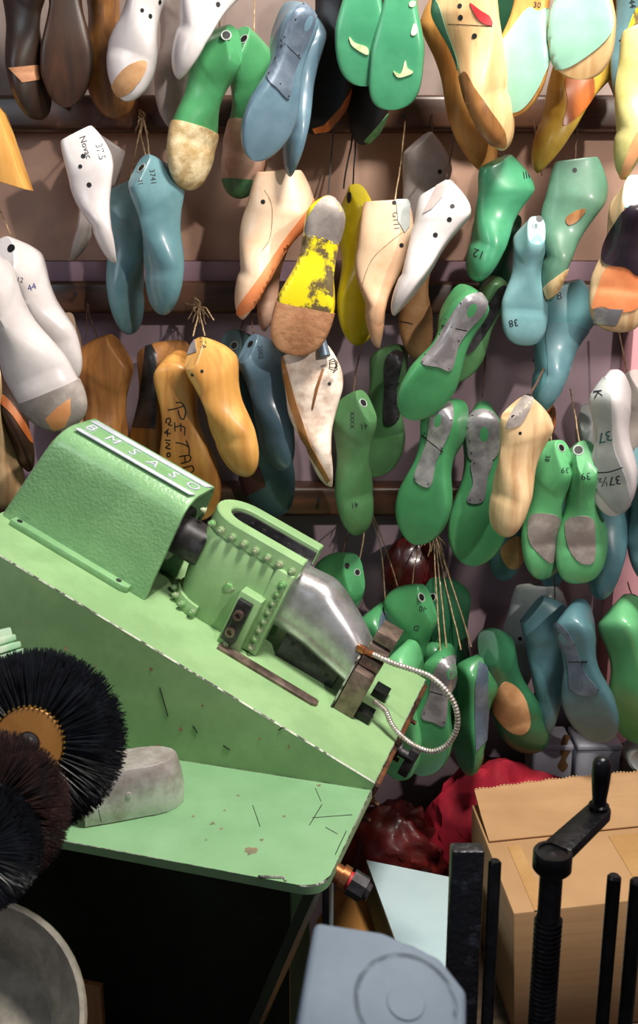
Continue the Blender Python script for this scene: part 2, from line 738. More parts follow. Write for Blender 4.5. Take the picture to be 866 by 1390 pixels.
PK = paint('pink_leather', (206, 168, 146), (176, 134, 112), .6, 24)
LB = paint('brown_leather', (188, 136, 98), (160, 108, 74), .65, 20, bump=.5, bscale=120)
LG = paint('grey_leather', (162, 152, 146), (124, 114, 110), .6, 16)
LK = paint('tan_leather', (196, 152, 108), (168, 122, 80), .6, 18)
LC = paint('cream_leather', (222, 204, 166), (178, 150, 104), .6, 34, bump=.6, bscale=80)
OR = paint('orange_leather', (226, 142, 92), (206, 118, 70), .5, 10)
CORK = paint('cork', (196, 152, 92), (120, 82, 44), .8, 60, bump=1., bscale=160)
BLK = paint('black_paint', (28, 24, 26), (20, 18, 20), .4, 12, coat=.2)
PUR = paint('dark_purple', (44, 32, 42), (30, 22, 30), .28, 10, coat=.4)
CHIP = paint('flaked_filler', (208, 214, 172), (176, 190, 140), .7, 60, bump=.6)
RB = flat('maroon_tape', (76, 26, 32), .55)
PLAS = paint('plaster', (226, 208, 194), (188, 160, 140), .6, 26, .36, .56, bump=.7, bscale=50)
ST, BS, DS = MATS['steel'], MATS['blue_steel'], MATS['dark_steel']
L = shoe_last

# ------------------------------------------------------------------ top rail
L('dark brown wooden last with pale band near toe, top left corner', (22, -70), (44, 162), -.10, 40, DDW, .2, .95, toe=2.6,
  extras=[('patch', 'toe_band', LB, [(12, 92), (52, 88), (54, 108), (30, 112)], .001, False)])
L('dark brown wooden last with orange worn rim, sole outward', (82, -95), (100, 146), -.10, 178, DW, .1, 1.02, toe=1.9)
L('small brown wooden toe peeking from behind a white last on top rail', (136, -80), (148, 161), -.055, 0, BW, .3, 1., toe=2.2)
L('white last with bare tan toe patch hanging from top rail', (218, -82), (160, 134), -.16, -25, Wh, .5, 1.15, toe=1.8,
  extras=[('patch', 'toe_patch', LK, [(152, 118), (170, 92), (196, 82), (197, 98), (178, 124), (160, 132)], .001),
          ('hole', 193, 14, 2.4), ('hole', 204, 22, 2.8), ('hole', 217, 3, 2.8), ('up',)])
L('greyish pink last tucked behind the white top rail lasts', (246, -50), (234, 178), -.065, 30, WG, .45, 1., toe=2.2)
L('smooth white high heel last with upturned toe on top rail', (334, -108), (238, 106), -.20, -78, Wh, .75, 1., 1.3, toe=2.,
  extras=[('hole', 296, 6, 3.)])
L('green last with large cream flaking toe patch', (302, 30), (245, 254), -.15, 42, G, .3, 1.14, toe=2.2,
  extras=[('cap', LC, .63, .12, 'toe_cap', .0016, 0, 'cream flaking leather toe'), ('hole', 307, 48, 5, 'white_ring'), ('up',)])
L('green last stamped 99 with pinkish leather toe and dark green tip', (346, 38), (330, 268), -.075, -40, G, .3, 1.08, toe=2.2, flip=-1,
  extras=[('cap', PK, .55, .1, 'toe_cap', .0014, 0, 'pinkish leather toe'), ('cap', G4, .89, 0, 'toe_tip', .0022, 0, 'green toe tip'),
          ('hole', 331, 53, 5, 'white_ring'), ('text', '99', 319, 88, 10, 10), ('up',)])
L('large blue grey last showing steel plated sole on top rail', (412, -2), (352, 221), -.21, -155, TB, .15, 1.08, toe=1.9,
  extras=[('plate', BS, [(420, 4), (429, 22), (420, 52), (408, 78), (398, 104), (392, 134), (376, 120), (363, 104), (376, 74), (388, 40), (402, 12)],
           (418, 32, 4.5, 11, 22, TB), ((381, 54), (407, 80)), [(401, 26), (412, 7), (387, 50), (383, 62), (375, 79), (366, 100), (391, 130), (405, 74), (380, 113)]),
          ('text', '25', 367, 18, 9, -20)])
L('slim blue grey last beside the steel soled one, seen from the side', (424, 8), (390, 240), -.135, -75, TB, .3, 1., .8, toe=1.8)
L('black last with orange rim behind blue grey pair', (462, -66), (438, 184), -.085, 160, BLK, .2, 1.1, toe=2.1,
  extras=[('patch', 'rim_welt', OW, [(482, 112), (484, 122), (468, 152), (446, 178), (428, 182), (424, 175), (440, 170), (462, 146)], .0014, False)])
L('black last with green edge hidden behind the green square toe', (516, -40), (502, 197), -.07, 150, BLK, .2, .95, toe=1.9,
  extras=[('patch', 'rim_welt', G4, [(538, 140), (536, 155), (516, 180), (500, 196), (494, 192), (512, 172)], .0014, False)])
L('green last with white filler flakes and rounded toe on top rail', (500, -120), (484, 117), -.19, 172, GC, .15, 1.1, toe=2.6, flip=-1,
  extras=[('patch', 'filler', CHIP, [(516, 30), (519, 44), (515, 66), (508, 66), (510, 48)], .001),
          ('patch', 'filler', CHIP, [(474, 50), (482, 58), (498, 64), (500, 74), (492, 72), (478, 62)], .001)])
L('green square toed last with three white filler spots', (545, -110), (543, 149), -.20, 176, GC, .1, .98, toe=4.,
  extras=[('patch', 'filler', CHIP, [(534, 96), (544, 100), (550, 82), (553, 92), (561, 98), (552, 103), (540, 105)], .001),
          ('patch', 'filler', CHIP, [(562, 32), (567, 40), (563, 48), (558, 46)], .001), ('patch', 'filler', CHIP, [(556, 3), (563, 2), (562, 9), (556, 9)], .001)])
L('cream wooden last with bare dark sole, red mark and stained flank', (612, -60), (680, 205), -.21, 62, CW, .55, 1.15, 1.1, toe=2.,
  extras=[('patch', 'toe_sole', BW, [(630, 97), (645, 120), (664, 148), (684, 178), (686, 198), (676, 200), (650, 188), (628, 164), (613, 128)], .0012),
          ('patch', 'stain', GG, [(578, 4), (592, 0), (606, 40), (622, 88), (612, 112), (598, 92), (584, 50)], .0008),
          ('patch', 'red_mark', MATS['red_ink'], [(638, 4), (652, 14), (664, 22), (668, 34), (656, 32), (646, 22)], .0008),
          ('stroke', 'dark_twine', [(608, 33), (636, 34), (668, 36)], 1.2), ('hole', 624, 8, 2.8), ('hole', 625, 24, 3.2), ('hole', 644, 49, 3.2)])
L('brown wooden last with slim toe behind the cream one', (596, -30), (658, 237), -.11, 60, HW, .4, 1.1, toe=1.8)
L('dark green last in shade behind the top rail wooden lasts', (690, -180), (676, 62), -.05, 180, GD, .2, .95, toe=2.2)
L('wooden last with mint painted sole and brown heel', (736, -92), (700, 160), -.20, 172, HW2, .2, 1.08, toe=2.2,
  extras=[('patch', 'painted_sole', MINT, [(716, 11), (730, 15), (744, 12), (750, 40), (746, 80), (728, 124), (706, 150), (684, 150), (668, 122), (670, 76), (690, 44)], .001),
          ('text', '30', 729, 7, 8, 5)])
L('pale wooden last with wide mint sole at top right', (812, -148), (776, 108), -.23, 174, CW, .15, 1.22, toe=2.5, flip=-1,
  extras=[('patch', 'painted_sole', MINT, [(760, -30), (800, -40), (822, -10), (832, 26), (826, 50), (800, 74), (768, 93), (748, 90), (744, 60), (748, 20)], .001)])
L('amber toed wooden last pointing lower left under mint soles', (838, 14), (724, 234), -.12, -75, YW, .6, 1., 1.25, toe=1.7,
  extras=[('patch', 'heel_wood', OW, [(768, 104), (800, 96), (806, 128), (784, 158), (764, 170), (770, 140)], .001)])
L('blue teal last with olive stripe and stamps at top right edge', (868, -80), (852, 168), -.15, 60, T, .2, 1., toe=2.,
  extras=[('patch', 'stripe', YG, [(866, 8), (868, 28), (856, 52), (850, 54), (854, 34)], .0008), ('text', '44', 858, 5, 9, 80), ('text', '41', 846, 56, 9, 10)])
L('cork covered last strip behind the mint soled pair', (800, -60), (862, 172), -.10, 100, CORK, .3, .7, toe=2.)
L('straw coloured last with peach edge at right edge', (900, 20), (842, 244), -.17, -72, YP, .6, 1., 1.25, toe=1.7,
  extras=[('patch', 'sole_edge', PW, [(866, 178), (868, 206), (848, 240), (840, 246), (850, 214)], .001)])

# ------------------------------------------------------------------ second tier
L('white pointed last with handwriting, front of hanging white pair', (108, 174), (156, 358), -.15, -90, Wh, .85, 1., 1.08, toe=1.5,
  extras=[('hole', 113, 212, 3), ('hole', 109, 226, 2.6), ('hole', 121, 251, 3.2), ('text', 'Novac', 116, 200, 9, 72, 'ink'), ('text', '37.5', 136, 206, 10, 75, 'ink'), ('up', .01, None, 'dark_twine')])
L('greyed white last half hidden behind the handwritten white one', (150, 188), (97, 355), -.05, 92, WG, .9, .85, toe=1.5)
L('teal last with eyelet, left of hanging teal pair', (168, 240), (172, 455), -.06, 55, T, .3, .98, 1.1, toe=2.3,
  extras=[('hole', 180, 258, 4.5, 'dark_steel'), ('cord', [(174, 246), (184, 205), (194, 160)])])
L('teal last with stamped side, right of hanging teal pair', (216, 208), (226, 428), -.145, -52, T, .35, .98, 1.15, toe=2.2, flip=-1,
  extras=[('hole', 192, 228, 5, 'white_ring'), ('text', '3741', 207, 240, 8, 82), ('text', '41', 190, 247, 7, 80), ('cord', [(205, 212), (199, 180), (194, 158)]), ('cord', [(196, 214), (191, 184), (193, 160)])])
L('large peach wooden last with orange sole edge, toe lower left', (404, 228), (326, 432), -.10, -84, PC, .65, 1.05, 1.35, toe=1.8,
  extras=[('patch', 'sole_edge', OR, [(436, 256), (440, 280), (398, 352), (352, 410), (326, 428), (324, 416), (352, 376), (384, 328), (416, 286)], .001),
          ('hole', 357, 274, 3), ('stroke', 'twine', [(359, 258), (369, 280), (367, 321), (355, 341)], 1.), ('up', 0, None, 'dark_twine')])
L('bare wood toe peeking out under the large peach last', (378, 300), (354, 449), -.06, -60, PK, .4, .7, toe=1.8)
L('yellow last with worn sole, dark heel plate and brown leather toe', (448, 262), (406, 482), -.205, 180, YE, .1, 1.14, toe=2.8,
  extras=[('patch', 'worn_sole', YG, [(414, 320), (456, 332), (452, 372), (444, 428), (380, 412), (384, 382), (402, 350)], .0008),
          ('patch', 'heel_plate', LG, [(440, 268), (458, 272), (470, 292), (466, 316), (456, 331), (434, 325), (415, 318), (420, 292)], .0014, True, 'worn dark heel plate'),
          ('cap', LB, .70, 0, 'toe_cap', .0018, 0, 'brown leather toe'), ('hole', 447, 299, 4.5), ('up', 0.01, 1.72, 'black_cord')])
L('yellow last seen from side behind the worn soled yellow one', (478, 248), (496, 468), -.06, 25, YE, .5, .95, toe=1.9, flip=-1,
  extras=[('hole', 474, 268, 5.5, 'dark_steel'), ('cord', [(466, 256), (476, 200), (484, 150)], -.02, 'black_cord', .0013), ('cord', [(480, 254), (482, 200), (484, 150)], -.02, 'black_cord', .0013)])
L('cream and peach high heel last with pencilled seam', (524, 271), (513, 472), -.125, -90, PC, 1., 1., 1.1, toe=1.6,
  extras=[('hole', 535, 275, 2.8), ('hole', 545, 333, 3), ('stroke', 'twine', [(551, 312), (528, 330), (504, 354), (491, 394), (497, 424)], 1.), ('text', 'GT11', 537, 300, 8, 84), ('patch', 'clear_tape', GY, [(537, 269), (556, 269), (556, 306), (549, 316), (540, 300)], .0006, False),
          ('cord', [(536, 275), (544, 220), (550, 165)], -.02, 'twine')])
L('white last with three holes and paper tag, toe lower left', (628, 250), (534, 428), -.185, -96, Wh, .35, 1.05, 1.12, toe=1.7,
  extras=[('hole', 614, 280, 3.2), ('hole', 610, 298, 3.2), ('hole', 591, 319, 3.2), ('patch', 'paper_tag', WG, [(600, 238), (607, 246), (600, 268), (586, 284), (574, 290), (586, 264)], .0006, False),
          ('text', '60fl', 596, 262, 10, -62), ('cord', [(606, 240), (614, 200), (616, 160)], -.02, 'dark_twine')])
L('grey white heel with one hole above the three holed white last', (590, 178), (556, 400), -.04, -60, WG, .5, .9, toe=1.8, extras=[('hole', 597, 233, 3), ('up', 0, None, 'dark_twine')])
L('brown wooden toe with crack behind the cream high heel last', (566, 310), (562, 490), -.08, 30, LK, .4, .9, toe=2., extras=[('stroke', 'marker', [(526, 428), (536, 436), (548, 437), (560, 440)], 1.4)])
L('glossy jade green last stamped 12 with round toe', (706, 214), (640, 380), -.15, -62, GC, .4, 1.25, 1.45, toe=2.8,
  extras=[('text', '12', 650, 344, 12, 200), ('text', 'IIII', 716, 238, 10, -10), ('cord', [(735, 238), (730, 200), (724, 160)], -.02, 'dark_twine')])
L('pale teal last stamped 38 with narrow neck', (724, 292), (704, 469), -.165, 14, T2, .3, 1.2, toe=2.6,
  extras=[('text', '38', 697, 438, 10, 170), ('text', '18', 725, 307, 7, 10), ('hole', 732, 297, 4.5), ('cord', [(722, 312), (722, 296), (744, 288)], -.1, 'dark_twine')])
L('grey green high last with bare wooden sole edge', (798, 210), (743, 409), -.16, -80, GG, .75, 1.1, 1.28, toe=1.8,
  extras=[('patch', 'sole_edge', CW, [(736, 394), (752, 378), (784, 358), (782, 372), (758, 396), (740, 407)], .001),
          ('patch', 'brown_stain', BW, [(768, 296), (782, 286), (795, 284), (786, 298), (772, 306)], .0006), ('hole', 780, 231, 3), ('cord', [(780, 230), (783, 190), (784, 150)], -.02, 'dark_twine')])
L('wooden last with dark purple instep, orange leather and steel toe', (862, 238), (826, 450), -.18, 5, CW2, .3, 1.2, toe=3.4,
  extras=[('patch', 'leather_overlay', OR, [(826, 362), (870, 352), (870, 410), (846, 424), (818, 416), (804, 418), (812, 390)], .0012),
          ('patch', 'instep_leather', PUR, [(852, 282), (870, 280), (870, 370), (848, 362), (820, 356), (822, 330), (838, 300)], .003),
          ('patch', 'toe_plate', ST, [(808, 418), (846, 420), (836, 442), (806, 438)], .002, False),
          ('patch', 'painted_top', T2, [(852, 236), (872, 230), (872, 282), (848, 282)], .0008, False),
          ('hole', 863, 237, 4.5, 'white_ring'), ('text', '44', 858, 255, 8, 5)])
L('green last with slotted steel sole plate under white last', (648, 390), (560, 571), -.18, -150, G, .1, 1.22, toe=2.1,
  extras=[('plate', ST, [(648, 398), (660, 404), (658, 424), (636, 448), (622, 470), (612, 502), (594, 498), (572, 492), (590, 468), (606, 440), (628, 408)],
           (640, 421, 5.5, 10, 28, G), ((600, 442), (634, 449)), [(606, 434), (598, 454), (578, 482), (574, 491), (609, 500), (622, 462), (648, 398), (626, 412)])])
L('shaded green last with steel sole behind the slotted plate one', (684, 376), (606, 522), -.10, -160, G4, .1, 1.2, toe=2.,
  extras=[('plate', DS, [(676, 392), (688, 394), (672, 430), (650, 466), (636, 480), (628, 468), (650, 436)], None, ((634, 450), (662, 440)))])
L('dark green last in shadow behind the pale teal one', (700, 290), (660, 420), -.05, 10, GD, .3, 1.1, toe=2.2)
L('deep teal last with brown stained heel, curved toe', (788, 378), (730, 558), -.10, -68, TBR, .6, 1.1, 1.4, toe=1.9,
  extras=[('patch', 'toe_paint', T, [(744, 440), (800, 450), (790, 500), (760, 536), (728, 556), (724, 546), (744, 510)], .0008), ('text', 'B', 759, 402, 11, 0)])

# ------------------------------------------------------------------ left side, second rail
L('big white last with grey and peach toe cap at left edge', (-40, 322), (82, 584), -.22, -14, Wh, .3, 1.05, toe=3.,
  extras=[('cap', LG, .80, -.05, 'toe_cap', .0022, 0, 'grey leather toe cap'), ('patch', 'toe_tip', PW, [(62, 568), (78, 552), (95, 540), (96, 560), (88, 578), (72, 584)], .0028, False)])
L('white last stamped 44 with black eyelet at left edge', (14, 318), (97, 524), -.12, -30, Wh, .3, 1.12, toe=2.8, flip=-1,
  extras=[('hole', 15, 337, 5.5), ('text', '44', 43, 390, 9, -20, 'ink_blue'), ('text', '12', 27, 380, 7, 10, 'ink'), ('cord', [(14, 318), (2, 290), (-8, 270)], -.06)])
L('dark wooden last with orange edge under white pair', (-22, 452), (44, 640), -.10, 110, DW, .3, .9, toe=2.,
  extras=[('patch', 'sole_edge', OW, [(0, 534), (14, 545), (36, 578), (44, 600), (38, 596), (18, 566), (0, 545)], .0012)])
L('pale cream last toe at left edge above machine', (-34, 462), (4, 692), -.10, 20, CW2, .3, .9, toe=2.4)
L('banded cream last between white pair and brown wooden last', (92, 420), (106, 640), -.04, 0, PC, .3, .7, toe=2.2)
L('wide brown wooden last behind machine hood', (128, 452), (158, 668), -.05, 55, BW, .3, 1.12, 1.1, toe=2.3,
  extras=[('cord', [(116, 462), (118, 430), (119, 412)], -.02, 'dark_twine'), ('cord', [(132, 458), (122, 430), (119, 412)], -.02, 'dark_twine')])
L('brown wooden last with grey steel sole strip', (222, 458), (202, 672), -.05, 125, BW, .15, 1.05, 1.1, toe=2.,
  extras=[('patch', 'sole_plate', DS, [(198, 470), (206, 468), (212, 480), (213, 530), (211, 582), (180, 580), (190, 540), (194, 505)], .0016, False, 'grey steel sole plate'), ('hole', 201, 491, 2.6), ('hole', 194, 572, 2.4)])
L('honey wooden last with PETAR handwritten on sole', (234, 476), (262, 706), -.13, 166, HW, .12, 1.1, toe=2., flip=-1,
  extras=[('stroke', 'marker', [(239.1, 546.4), (247.3, 547.6), (252.0, 557.8), (249.7, 568.4), (245.0, 567.2), (241.4, 556.6)], 1.8),
          ('stroke', 'marker', [(227.7, 556.6), (239.1, 554.6), (249.7, 550.7)], 1.8),
          ('stroke', 'marker', [(237.1, 572.9), (237.7, 585.6)], 1.7),
          ('stroke', 'marker', [(237.1, 580.1), (245.4, 577.8), (251.2, 580.9)], 1.7),
          ('stroke', 'marker', [(245.4, 574.3), (245.8, 585.6)], 1.7),
          ('stroke', 'marker', [(251.2, 579.7), (250.5, 591.1)], 1.7),
          ('stroke', 'marker', [(238.3, 600.6), (248.9, 602.9), (256.4, 606.8)], 1.7),
          ('stroke', 'marker', [(252.4, 597.8), (256.4, 606.8), (257.1, 617.0)], 1.7),
          ('stroke', 'marker', [(243.0, 620.0), (257.1, 618.2), (257.7, 625.3), (245.0, 629.2)], 1.7),
          ('stroke', 'marker', [(250.9, 619.4), (251.6, 626.9)], 1.7),
          ('stroke', 'marker', [(246.9, 635.7), (261.1, 632.0)], 1.7),
          ('stroke', 'marker', [(261.1, 632.0), (263.0, 638.6), (256.7, 642.6)], 1.7),
          ('stroke', 'marker', [(225.7, 574.8), (226.1, 569.1), (230.0, 567.6), (231.6, 572.3), (228.5, 575.8), (233.6, 577.8)], 1.8),
          ('stroke', 'marker', [(223.4, 587.6), (229.3, 582.1)], 1.8),
          ('stroke', 'marker', [(223.4, 587.6), (232.0, 588.6)], 1.8),
          ('stroke', 'marker', [(227.3, 583.3), (227.7, 592.7)], 1.8),
          ('stroke', 'marker', [(223.8, 597.4), (231.6, 597.8)], 1.8),
          ('stroke', 'marker', [(225.3, 600.6), (230.4, 603.3), (224.9, 607.6), (231.6, 609.2)], 1.8),
          ('stroke', 'marker', [(226.9, 615.1), (230.4, 615.1), (230.8, 619.4), (227.3, 619.4), (226.9, 615.1)], 1.8)])
L('honey wooden high heel last with metal topped plateau', (280, 453), (328, 648), -.175, -46, HW2, .42, 1.1, 1.2, toe=2.1,
  extras=[('patch', 'hinge_plate', ST, [(250, 456), (264, 454), (267, 478), (254, 482)], .0012, False, 'steel plate on plateau'), ('hole', 256, 464, 4.2, 'dark_steel'), ('hole', 274, 504, 2.4), ('hole', 261, 509, 2.4),
          ('text', '1774', 275, 462, 8, 84), ('cord', [(262, 456), (268, 432), (270, 412)]), ('cord', [(278, 455), (272, 432), (270, 412)]), ('cord', [(290, 434), (280, 418), (252, 412)], -.03)])
L('dark slate last with maroon tape behind honey high heel last', (328, 441), (362, 702), -.035, -30, TD, .3, 1.02, toe=2.2,
  extras=[('hole', 318, 469, 4.8, 'white_ring'), ('patch', 'tape', RB, [(322, 650), (352, 634), (361, 660), (334, 674)], .0012, False), ('cord', [(326, 446), (336, 424), (340, 410)], -.02, 'dark_twine')])
L('blue teal last with bright instep ridge', (356, 450), (376, 638), -.115, -52, TB, .4, 1.1, 1.1, toe=2.4,
  extras=[('hole', 340, 467, 4, 'dark_steel'), ('text', '2002', 353, 478, 7, 84), ('cord', [(344, 452), (340, 424), (342, 408)], -.02, 'dark_twine')])
L('white plaster last bound with wire, needle toe', (416, 468), (448, 659), -.165, -90, PLAS, .9, 1.05, 1.22, toe=1.4,
  extras=[('hole', 447, 521, 2.6), ('patch', 'bare_edge', BW, [(377, 474), (382, 474), (400, 540), (420, 600), (448, 652), (444, 656), (410, 600), (392, 545)], .001, False),
          ('patch', 'seam', BW, [(437, 500), (440, 502), (432, 528), (425, 556), (423, 554), (428, 526)], .0009, False), ('hinge',)])
L('green last stamped 41 with square pointed toe', (476, 526), (482, 728), -.15, 44, G4, .35, .95, toe=2.4,
  extras=[('hole', 493, 547, 5, 'white_ring'), ('text', '41', 494, 578, 8, 170), ('text', 'XXXX', 478, 570, 6, 90), ('text', '41', 481, 685, 8, 170), ('cord', [(476, 540), (484, 500), (492, 466)], -.02, 'dark_twine')])
L('olive green last with dark steel plate behind the 41 one', (532, 466), (512, 648), -.085, 160, G4, .1, 1.3, toe=2.,
  extras=[('plate', DS, [(536, 476), (546, 482), (544, 500), (538, 530), (541, 568), (522, 574), (522, 530), (523, 490)], None, ((522, 524), (541, 520)), [(522, 571), (539, 567), (523, 500)])])
L('bright green last with slotted plate and cone to right', (608, 540), (570, 741), -.15, 150, G, .1, 1.26, toe=1.9,
  extras=[('plate', ST, [(604, 544), (614, 552), (613, 578), (602, 606), (592, 628), (584, 661), (563, 650), (572, 620), (580, 598), (586, 560)],
           (595, 571, 4.6, 9, 12, G), ((573, 591), (601, 613)), [(598, 548), (586, 562), (577, 588), (600, 608), (564, 650), (582, 657), (612, 570)])])
L('bright green last with large chrome heel plate', (656, 546), (652, 768), -.105, 180, G, .1, 1.12, toe=2.,
  extras=[('plate', ST, [(654, 556), (670, 562), (680, 584), (678, 606), (670, 623), (654, 624), (638, 623), (634, 602), (632, 580), (640, 562)],
           (657, 589, 6, 10, 4, G), None, [(635, 580), (638, 598), (642, 565), (664, 560), (640, 614)]),
          ('plate', ST, [(640, 626), (668, 624), (662, 648), (656, 680), (634, 680), (642, 656)], None, None, [(638, 678), (652, 678), (644, 628)], 'chrome shank plate')])
L('cream wooden last with grey metal plateau and broad toe', (730, 538), (674, 724), -.205, -48, CW2, .4, 1.12, 1.2, toe=2.6,
  extras=[('patch', 'hinge_plate', LG, [(716, 532), (724, 534), (718, 556), (706, 576), (688, 580), (696, 558)], .0012, True, 'grey metal plateau plate'), ('hole', 715, 538, 3.6, 'dark_steel'), ('hole', 697, 566, 3), ('hole', 706, 588, 2.2),
          ('cord', [(720, 536), (736, 505), (742, 488)], -.08, 'dark_twine', .0016)])
L('orange brown wooden last behind the cream broad toed one', (742, 545), (716, 690), -.07, 20, OW, .3, 1., toe=2.2)
L('light green last stamped 39 with grey leather toe, left of pair', (744, 592), (734, 788), -.15, 46, G2, .3, 1.1, 1.05, toe=2.4,
  extras=[('patch', 'toe_patch', LG, [(720, 701), (740, 697), (760, 704), (754, 730), (750, 764), (732, 752), (718, 732)], .0012), ('hole', 762, 608, 4.5, 'white_ring'), ('text', '39', 767, 638, 8, 185), ('text', '38', 743, 622, 7, 100),
          ('cord', [(746, 606), (748, 575), (750, 548)], -.08)])
L('light green last stamped 39 with grey leather toe, right of pair', (788, 592), (796, 792), -.165, 12, G2, .3, 1.1, toe=2.6, flip=-1,
  extras=[('patch', 'toe_patch', LG, [(768, 710), (782, 701), (804, 704), (808, 730), (806, 762), (788, 764), (772, 744)], .0012), ('hole', 785, 611, 5.5, 'white_ring'), ('text', '39', 795, 646, 10, 175),
          ('cord', [(788, 600), (780, 560), (774, 528)], -.04)])
L('white last with 37 handwritten on grey sole', (826, 502), (840, 701), -.21, 152, Wh, .35, 1.1, toe=1.9,
  extras=[('patch', 'sole_skin', GY, [(802, 512), (816, 508), (828, 528), (831, 570), (834, 610), (850, 650), (856, 690), (844, 698), (824, 680), (808, 656), (808, 620), (812, 590), (804, 552)], .0006),
          ('text', '37', 822, 592, 15, 165, 'ink_green', 1., 0., .0022), ('stroke', 'ink', [(812, 641), (828, 640), (846, 634)], 1.6, .0022), ('text', '37½', 828, 652, 13, 172, 'ink', 1., 0., .0022), ('text', 'K', 812, 535, 12, 80, 'ink', 1., 0., .0022)])
L('white last cone behind the handwritten sole, right edge', (852, 500), (872, 650), -.09, 40, WG, .4, 1.1, toe=2.)
L('grey white last in shadow left of handwritten white sole', (795, 545), (800, 720), -.06, 0, GY, .4, .8, toe=2.)
L('teal last with curved toe under handwritten white sole', (852, 600), (806, 810), -.12, -62, T3, .55, 1.1, 1.25, toe=2.)
L('pale teal last cut by right edge near handwritten sole', (868, 600), (882, 800), -.15, 0, T, .3, .9, toe=2., extras=[('hole', 858, 618, 5)])
L('teal last with tan inset under chrome heel plate last', (702, 620), (688, 789), -.06, 150, T3, .3, .95, toe=2.2,
  extras=[('patch', 'toe_patch', LK, [(680, 746), (700, 728), (712, 740), (706, 768), (690, 770)], .001)])
L('dark teal toe between the two 39 stamped lasts', (752, 620), (757, 796), -.03, 180, T3, .3, .85, toe=2.2,
  extras=[('patch', 'toe_patch', BW, [(746, 735), (766, 735), (768, 772), (748, 772)], .001)])

# ------------------------------------------------------------------ lower right, third rail
L('green last with two eyelets behind machine end', (462, 742), (446, 950), -.085, 36, G, .25, 1.2, toe=2.2,
  extras=[('hole', 471, 768, 3.2, 'dark_steel'), ('hole', 485, 777, 4., 'white_ring'), ('cord', [(461, 756), (474, 715), (498, 690)], -.02, 'dark_twine')])
L('green last with grey plated heel beside steel clamp', (512, 820), (502, 1010), -.09, 150, G, .2, 1.05, toe=2.,
  extras=[('plate', BS, [(522, 826), (536, 836), (538, 862), (528, 890), (512, 880), (514, 846)], None, None, [(520, 834)])])
L('green last stamped 40 with eyelet and twine', (553, 786), (548, 990), -.105, 52, G, .3, .9, 1.05, toe=2.2,
  extras=[('hole', 572, 811, 5, 'white_ring'), ('text', '40', 574, 826, 8, 185), ('text', 'G', 565, 853, 8, 20), ('cord', [(556, 802), (562, 770), (568, 745)], -.05)])
L('green last with eyelet behind the 40 stamped one', (606, 776), (612, 990), -.045, -40, G3, .3, 1., toe=2.2, extras=[('hole', 587, 811, 4.6, 'white_ring')])
L('small green heel above the slotted plate pair', (590, 862), (590, 1020), -.07, 170, G, .2, 1., toe=2.2)
L('light green last end beside machine corner', (546, 874), (548, 1060), -.165, 150, G2, .2, 1., toe=2.2)
L('green last with slotted steel sole beside cable loop', (602, 880), (578, 1054), -.165, 172, G, .1, 1.12, toe=2.,
  extras=[('plate', ST, [(612, 890), (626, 892), (630, 906), (622, 926), (608, 946), (604, 984), (588, 980), (572, 973), (582, 944), (586, 920), (596, 900)],
           (613, 912, 6, 10, 20, G), ((584, 938), (606, 944)), [(588, 920), (576, 968), (603, 980), (620, 930), (602, 894)]),
          ('cord', [(597, 884), (592, 800), (588, 720)]), ('cord', [(608, 882), (598, 800), (590, 720)]), ('cord', [(626, 882), (606, 800), (590, 720)])])
L('green last with bluish plate edge, right of slotted plate', (648, 885), (637, 1054), -.14, 122, G, .2, 1.15, toe=2.,
  extras=[('patch', 'sole_plate', BS, [(650, 898), (662, 904), (662, 940), (663, 1002), (646, 1020), (644, 970), (645, 930)], .0016, False, 'bluish steel sole plate'), ('cord', [(640, 878), (612, 790), (592, 716)])])
L('dark green last with tan leather patch and eyelet', (662, 846), (714, 1024), -.11, -18, G3, .35, 1.15, toe=2.3,
  extras=[('patch', 'toe_patch', LK, [(684, 926), (700, 932), (714, 952), (720, 984), (708, 997), (688, 990), (670, 966), (672, 944)], .0012), ('hole', 640, 873, 5.2)])
L('grey last with three holes behind teal pair', (745, 790), (690, 962), -.02, -80, GY, .75, 1., 1.3, toe=1.8,
  extras=[('hole', 718, 833, 2.8), ('hole', 709, 843, 2.8), ('hole', 706, 867, 2.8)])
L('teal last seen from the side, left of lower teal pair', (756, 808), (736, 993), -.095, -75, T3, .35, 1.05, 1.1, toe=2.,
  extras=[('up', 0, 1.09, 'dark_twine')])
L('teal last with grey steel sole, right of lower teal pair', (776, 822), (806, 1006), -.17, 160, T3, .1, 1.14, toe=2.1, flip=-1,
  extras=[('plate', BS, [(748, 846), (762, 848), (776, 866), (786, 890), (795, 914), (812, 938), (792, 944), (774, 934), (772, 914), (768, 890), (752, 868)], (764, 867, 4, 8, -35, T3), ((772, 898), (797, 898)), [(780, 874), (790, 900), (812, 936)])])
L('big light green last cut by right edge', (838, 818), (886, 1012), -.13, 150, G2, .1, 1.25, toe=2.6, extras=[('cord', [(862, 836), (858, 810), (852, 790)], -.05)])
# ------------------------------------------------------------------ the green machine
PSI = R(17)
EX, EY, EZ = Vector((math.cos(PSI), -math.sin(PSI), 0)), Vector((math.sin(PSI), math.cos(PSI), 0)), Vector((0, 0, 1))
P0 = Vector((.0664, -.524, .85))
FR = Vector((.0709, -.525, .86))
SU = (EX * math.cos(R(25.8)) - EZ * math.sin(R(25.8)))
SW = (EX * math.sin(R(25.8)) + EZ * math.cos(R(25.8)))


def M(u, v, w):
    return FR + SU * u + EY * v + SW * w


def T3d(a, b, z):
    return P0 + EX * a + EY * b + EZ * z


def on_v(px, py, v):
    d, p = ray(px, py), M(0, v, 0)
    return CAM + d * ((p - CAM).dot(EY) / d.dot(EY))


